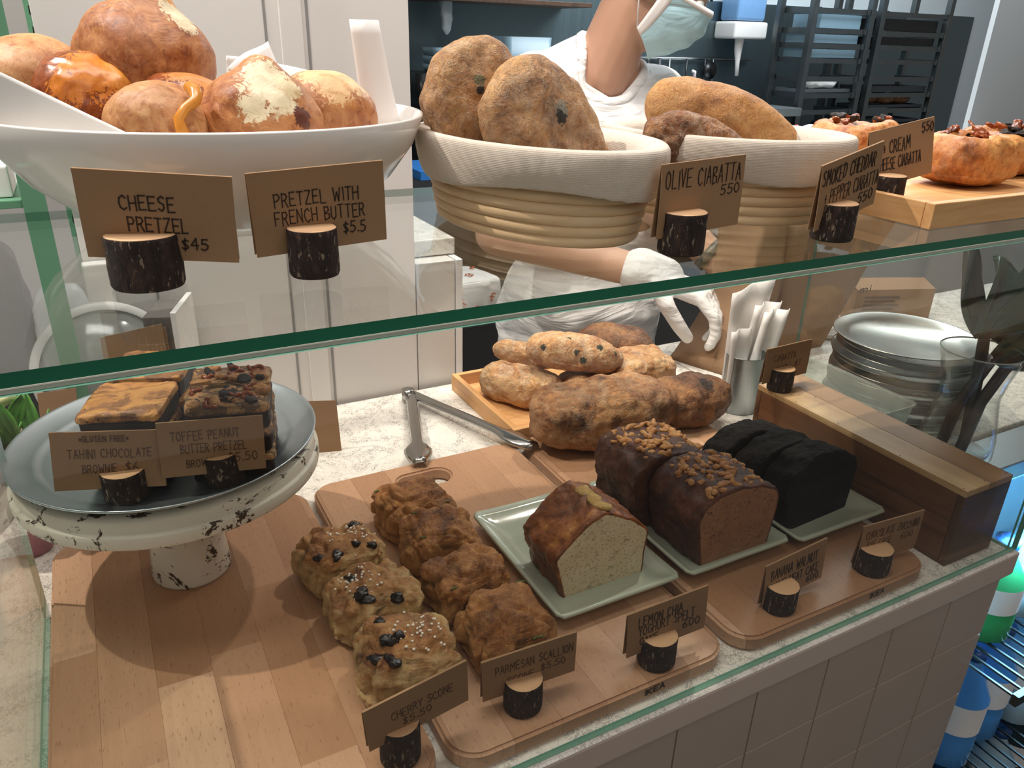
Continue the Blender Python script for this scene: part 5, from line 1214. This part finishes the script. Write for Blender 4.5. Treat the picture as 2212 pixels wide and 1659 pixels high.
for k in range(3): stackobj('clear_container', ['bottom clear round tub', 'middle clear round tub', 'top clear round tub'][k] + ' beside the white panel, in the kitchen', 'container', 1.205, 2.80, .415 + k * .028, .13, .13, .026, GREYP, 'clear tubs by the white panel')
stackobj('bench_riser', 'dark riser box on the kitchen bench by the white panel', 'box', 1.20, 2.80, .295, .30, .25, .119, BLACKP)
stackobj('grey_tub', 'grey-blue lidded tub behind the olive ciabattas', 'container', 1.46, 2.70, .295, .19, .18, .245, GREYP)
tag(link('hanging_bag', blob(.025, .02, .16, .8, None, 4, .012, 20, 8), plain('clear_film', '#b9c6cc', .3), loc=(1.27, 2.92, .70)), 'white plastic bag hanging at the edge of the white panel', 'bag')
# worktop with spray bottle behind the shelf tray
wb = thing('rear_worktop', 'white worktop in front of the baking racks', 'worktop', (2.0, 1.75, -.9))
link('top', box(0, 1.1, 0, .5, 1.0, 1.03, bev=.003), WHITEC, wb, smooth=False); link('base', box(.02, 1.08, .02, .48, 0, .999), WHITEC, wb, smooth=False)
o = thing('spray_bottle', 'spray bottle with red trigger and white head before the racks', 'bottle', (2.175, 1.95, .1305))
link('bottle_body', lathe([(.030, 0), (.032, .01), (.032, .075), (.012, .11), (.012, .125)], 24), PAPER, o); link('spray_head', blob(.036, .013, .014, .6, None, 4, .001, 20, 1), PAPER, o, (.004, 0, .145), (0, -.25, 0)); link('neck', tube([(.012, 0, .115), (.012, 0, .14)], .012, 12), PAPER, o)
link('trigger', tube([(-.022, 0, .145), (-.030, 0, .125), (-.024, 0, .10)], [.010, .007, .005], 10), RED, o); link('nozzle', tube([(-.028, 0, .15), (-.046, 0, .156)], .009, 12), RED, o)
for k in range(2): tag(link('white_lidded_jar', lathe([(.028, 0), (.028, .09), (.030, .092), (.030, .105), (.0001, .105)], 24, cap=False), PAPER, loc=(2.40 + k * .09, 1.95, .1305), ang=40), ['left white-capped jar behind the shelf tray', 'right white-capped jar behind the shelf tray'][k], 'jar', 'white-capped jars')
# plates seen between the kraft bags
tag(link('plate_shelf', box(1.22, 1.55, 1.25, 1.55, -.03, .0, bev=.002), DARKG, smooth=False), 'dark shelf carrying grey plates behind the kraft bags', 'shelf')
bpy.data.objects['plate_shelf'].location.z = 0
tag(link('plate_shelf_cabinet', box(1.23, 1.54, 1.26, 1.54, -.9, -.031), DARKG, smooth=False), 'dark cabinet under the grey plates', 'cabinet')
gp = lathe([(.0001, 0), (.04, 0), (.070, .006), (.072, .0075), (.04, .003), (.0001, .003)], 40, cap=False); g0 = link('stacked_plate', gp, plain('grey_stoneware', '#8e8c88', .35))
for k in range(14):
    q = g0 if k == 0 else g0.copy()
    if k: COL.objects.link(q)
    q.location = (1.36 + .003 * math.sin(k * 2), 1.36, .0005 + k * .0085)
    tag(q, 'grey plate %s of the stack seen between the kraft bags' % ('lowest' if k == 0 else 'topmost' if k == 13 else 'in the middle'), 'plate', 'grey plates between the kraft bags')
# low unit with tissue parcel, left of the person
o = thing('under_counter_unit', 'dark low unit left of the person', 'cabinet', (.62, 1.78, -.9))
link('unit_body', box(-.05, .50, 0, .30, 0, .715), BLACKP, o, smooth=False); link('unit_top', box(-.06, .52, -.01, .31, .716, .735, bev=.002), DARKG, o, smooth=False)
o = thing('wrapped_parcel', 'white parcel printed with orange letters left of the person', 'parcel', (.80, 1.84, -.164), (0, 0, .1))
link('parcel', blob(.13, .075, .055, .25, .3, 5, .004, 20, 3), PAPER, o, (0, 0, .056))
pt = NB(); rnd = random.Random(9)
for k, ch in enumerate('fkiafskrgf'):
    t = write([(ch, .3, .7, .2, .8)], .04, .035, .0022, 0, k); bmesh.ops.rotate(t, verts=t.verts, cent=(0, 0, 0), matrix=Matrix.Rotation(rnd.uniform(-.5, .5), 3, 'Y'))
    if k < 5: bmesh.ops.translate(t, verts=t.verts, vec=(-.10 + k * .048, -.0795, .035 + rnd.uniform(0, .04)))
    else: bmesh.ops.rotate(t, verts=t.verts, cent=(0, 0, 0), matrix=Matrix.Rotation(-PI / 2, 3, 'X')); bmesh.ops.translate(t, verts=t.verts, vec=(-.10 + (k - 5) * .048, rnd.uniform(-.03, .03), .1155))
    merge(pt, t)
link('orange_letters', pt, plain('orange_print', '#cf5a2c', .6), o, smooth=False)
o = thing('dark_carton', 'dark carton with pale lettering and blue lid left of the person', 'box', (.83, 2.02, -.166), (0, 0, 0))
link('carton_body', box(-.18, .16, .08, .30, 0, .32), DARKG, o, smooth=False); link('blue_lid', box(.0, .16, .08, .30, .321, .345), plain('bright_blue', '#2f7fd0', .4), o, smooth=False)
link('lettering', write([('stuff', .2, .8, .2, .8)], .12, .05, .002, 0, 2), PAPER, o, (-.08, .0795, .22), (0, R(-80), 0), smooth=False)
# ------------------------------------------------------------------ chilled drinks cabinet at the right
o = thing('drinks_fridge', 'blue-lit open drinks fridge to the right of the tiled counter', 'fridge', (.895, .02, -.9))
FW, FD = 1.2, .53
link('back_wall', box(0, FW, FD - .01, FD, 0, .86), plain('fridge_back', '#7fa3b8', .3), o, smooth=False); link('fridge_floor', box(0, FW, 0, FD - .011, 0, .25), plain('fridge_floor', '#26302f', .3), o, smooth=False)
link('front_frame', box(.0, FW, FD - .05, FD + .02, .868, .895, bev=.002), STEEL, o, smooth=False)
for z in (.455, .705):
    wbm = NB()
    for k in range(60): box(.004 + k * .02, .007 + k * .02, .30, FD - .02, z, z + .003, wbm)
    box(0, FW, .296, .304, z - .008, z + .008, wbm); box(0, FW, FD - .03, FD - .024, z - .006, z + .002, wbm)
    link('wire_shelf', wbm, RACK, o, smooth=False)
em = Mt('fridge_tube_light'); em.set('#a8dcff', .4, 0, None, Emission_Color=C('#4fb4ff'), Emission_Strength=5)
link('tube_light', box(.02, FW - .05, FD - .03, FD - .015, .845, .86), em.m, o, smooth=False)
fl = bpy.data.lights.new('fridge_light', 'AREA'); fl.energy = 5; fl.color = (.30, .68, 1); fl.size = 1.0; fl.shape = 'RECTANGLE'; fl.size_y = .05
flo = bpy.data.objects.new('fridge_light', fl); COL.objects.link(flo); flo.location = (1.45, .40, -.04); flo.rotation_euler = (R(12), 0, 0)
def bottle(label, x, y, z, rot, r, h, liq, capm, grp='drink bottles in the fridge'):
    o = thing('drink_bottle', label, 'bottle', (x, y, z), rot, grp)
    link('bottle_body', lathe([(r * .85, 0), (r, .006), (r, h * .25), (r * .96, h * .3), (r, h * .35), (r, h * .62), (r * .35, h * .88), (r * .35, h * .94)], 28), liq, o)
    link('label', lathe([(r * 1.012, h * .34), (r * 1.012, h * .60)], 28, cap=False), PAPER, o)
    link('cap', lathe([(r * .42, h * .93), (r * .42, h)], 20), capm, o)
BL = plain('blue_bottle', '#4f93d6', .12); GR = plain('green_bottle', '#3fae6a', .15); LT = plain('clear_bottle', '#a9c6d3', .1); DK = plain('dark_bottle', '#1d2f33', .15); CP = plain('blue_cap', '#1f4e8a', .3)
for z, items in ((-.1915, (GR, LT, GR, LT, BL)), (-.4415, (BL, BL, LT, BL, LT)), (-.6497, (DK, DK, LT, DK, DK))):
    for k, m_ in enumerate(items):
        nm = {'blue_bottle': 'blue', 'green_bottle': 'green', 'clear_bottle': 'clear', 'dark_bottle': 'dark green'}[m_.name]
        lev = {-.1915: 'top', -.4415: 'middle', -.6497: 'bottom'}[z]; ordn = ['nearest the counter', 'second from the counter', 'in the middle of the row', 'fourth from the counter', 'farthest from the counter'][k]
        bottle('%s bottle on the %s fridge shelf, %s' % (nm, lev, ordn), .975 + k * .088 + (.02 if z < -.3 else 0), .42 + .012 * (k % 2), z, (0, 0, k), .036, (.15, .205, .17)[(z < -.3) + (z < -.6)], m_, CP)
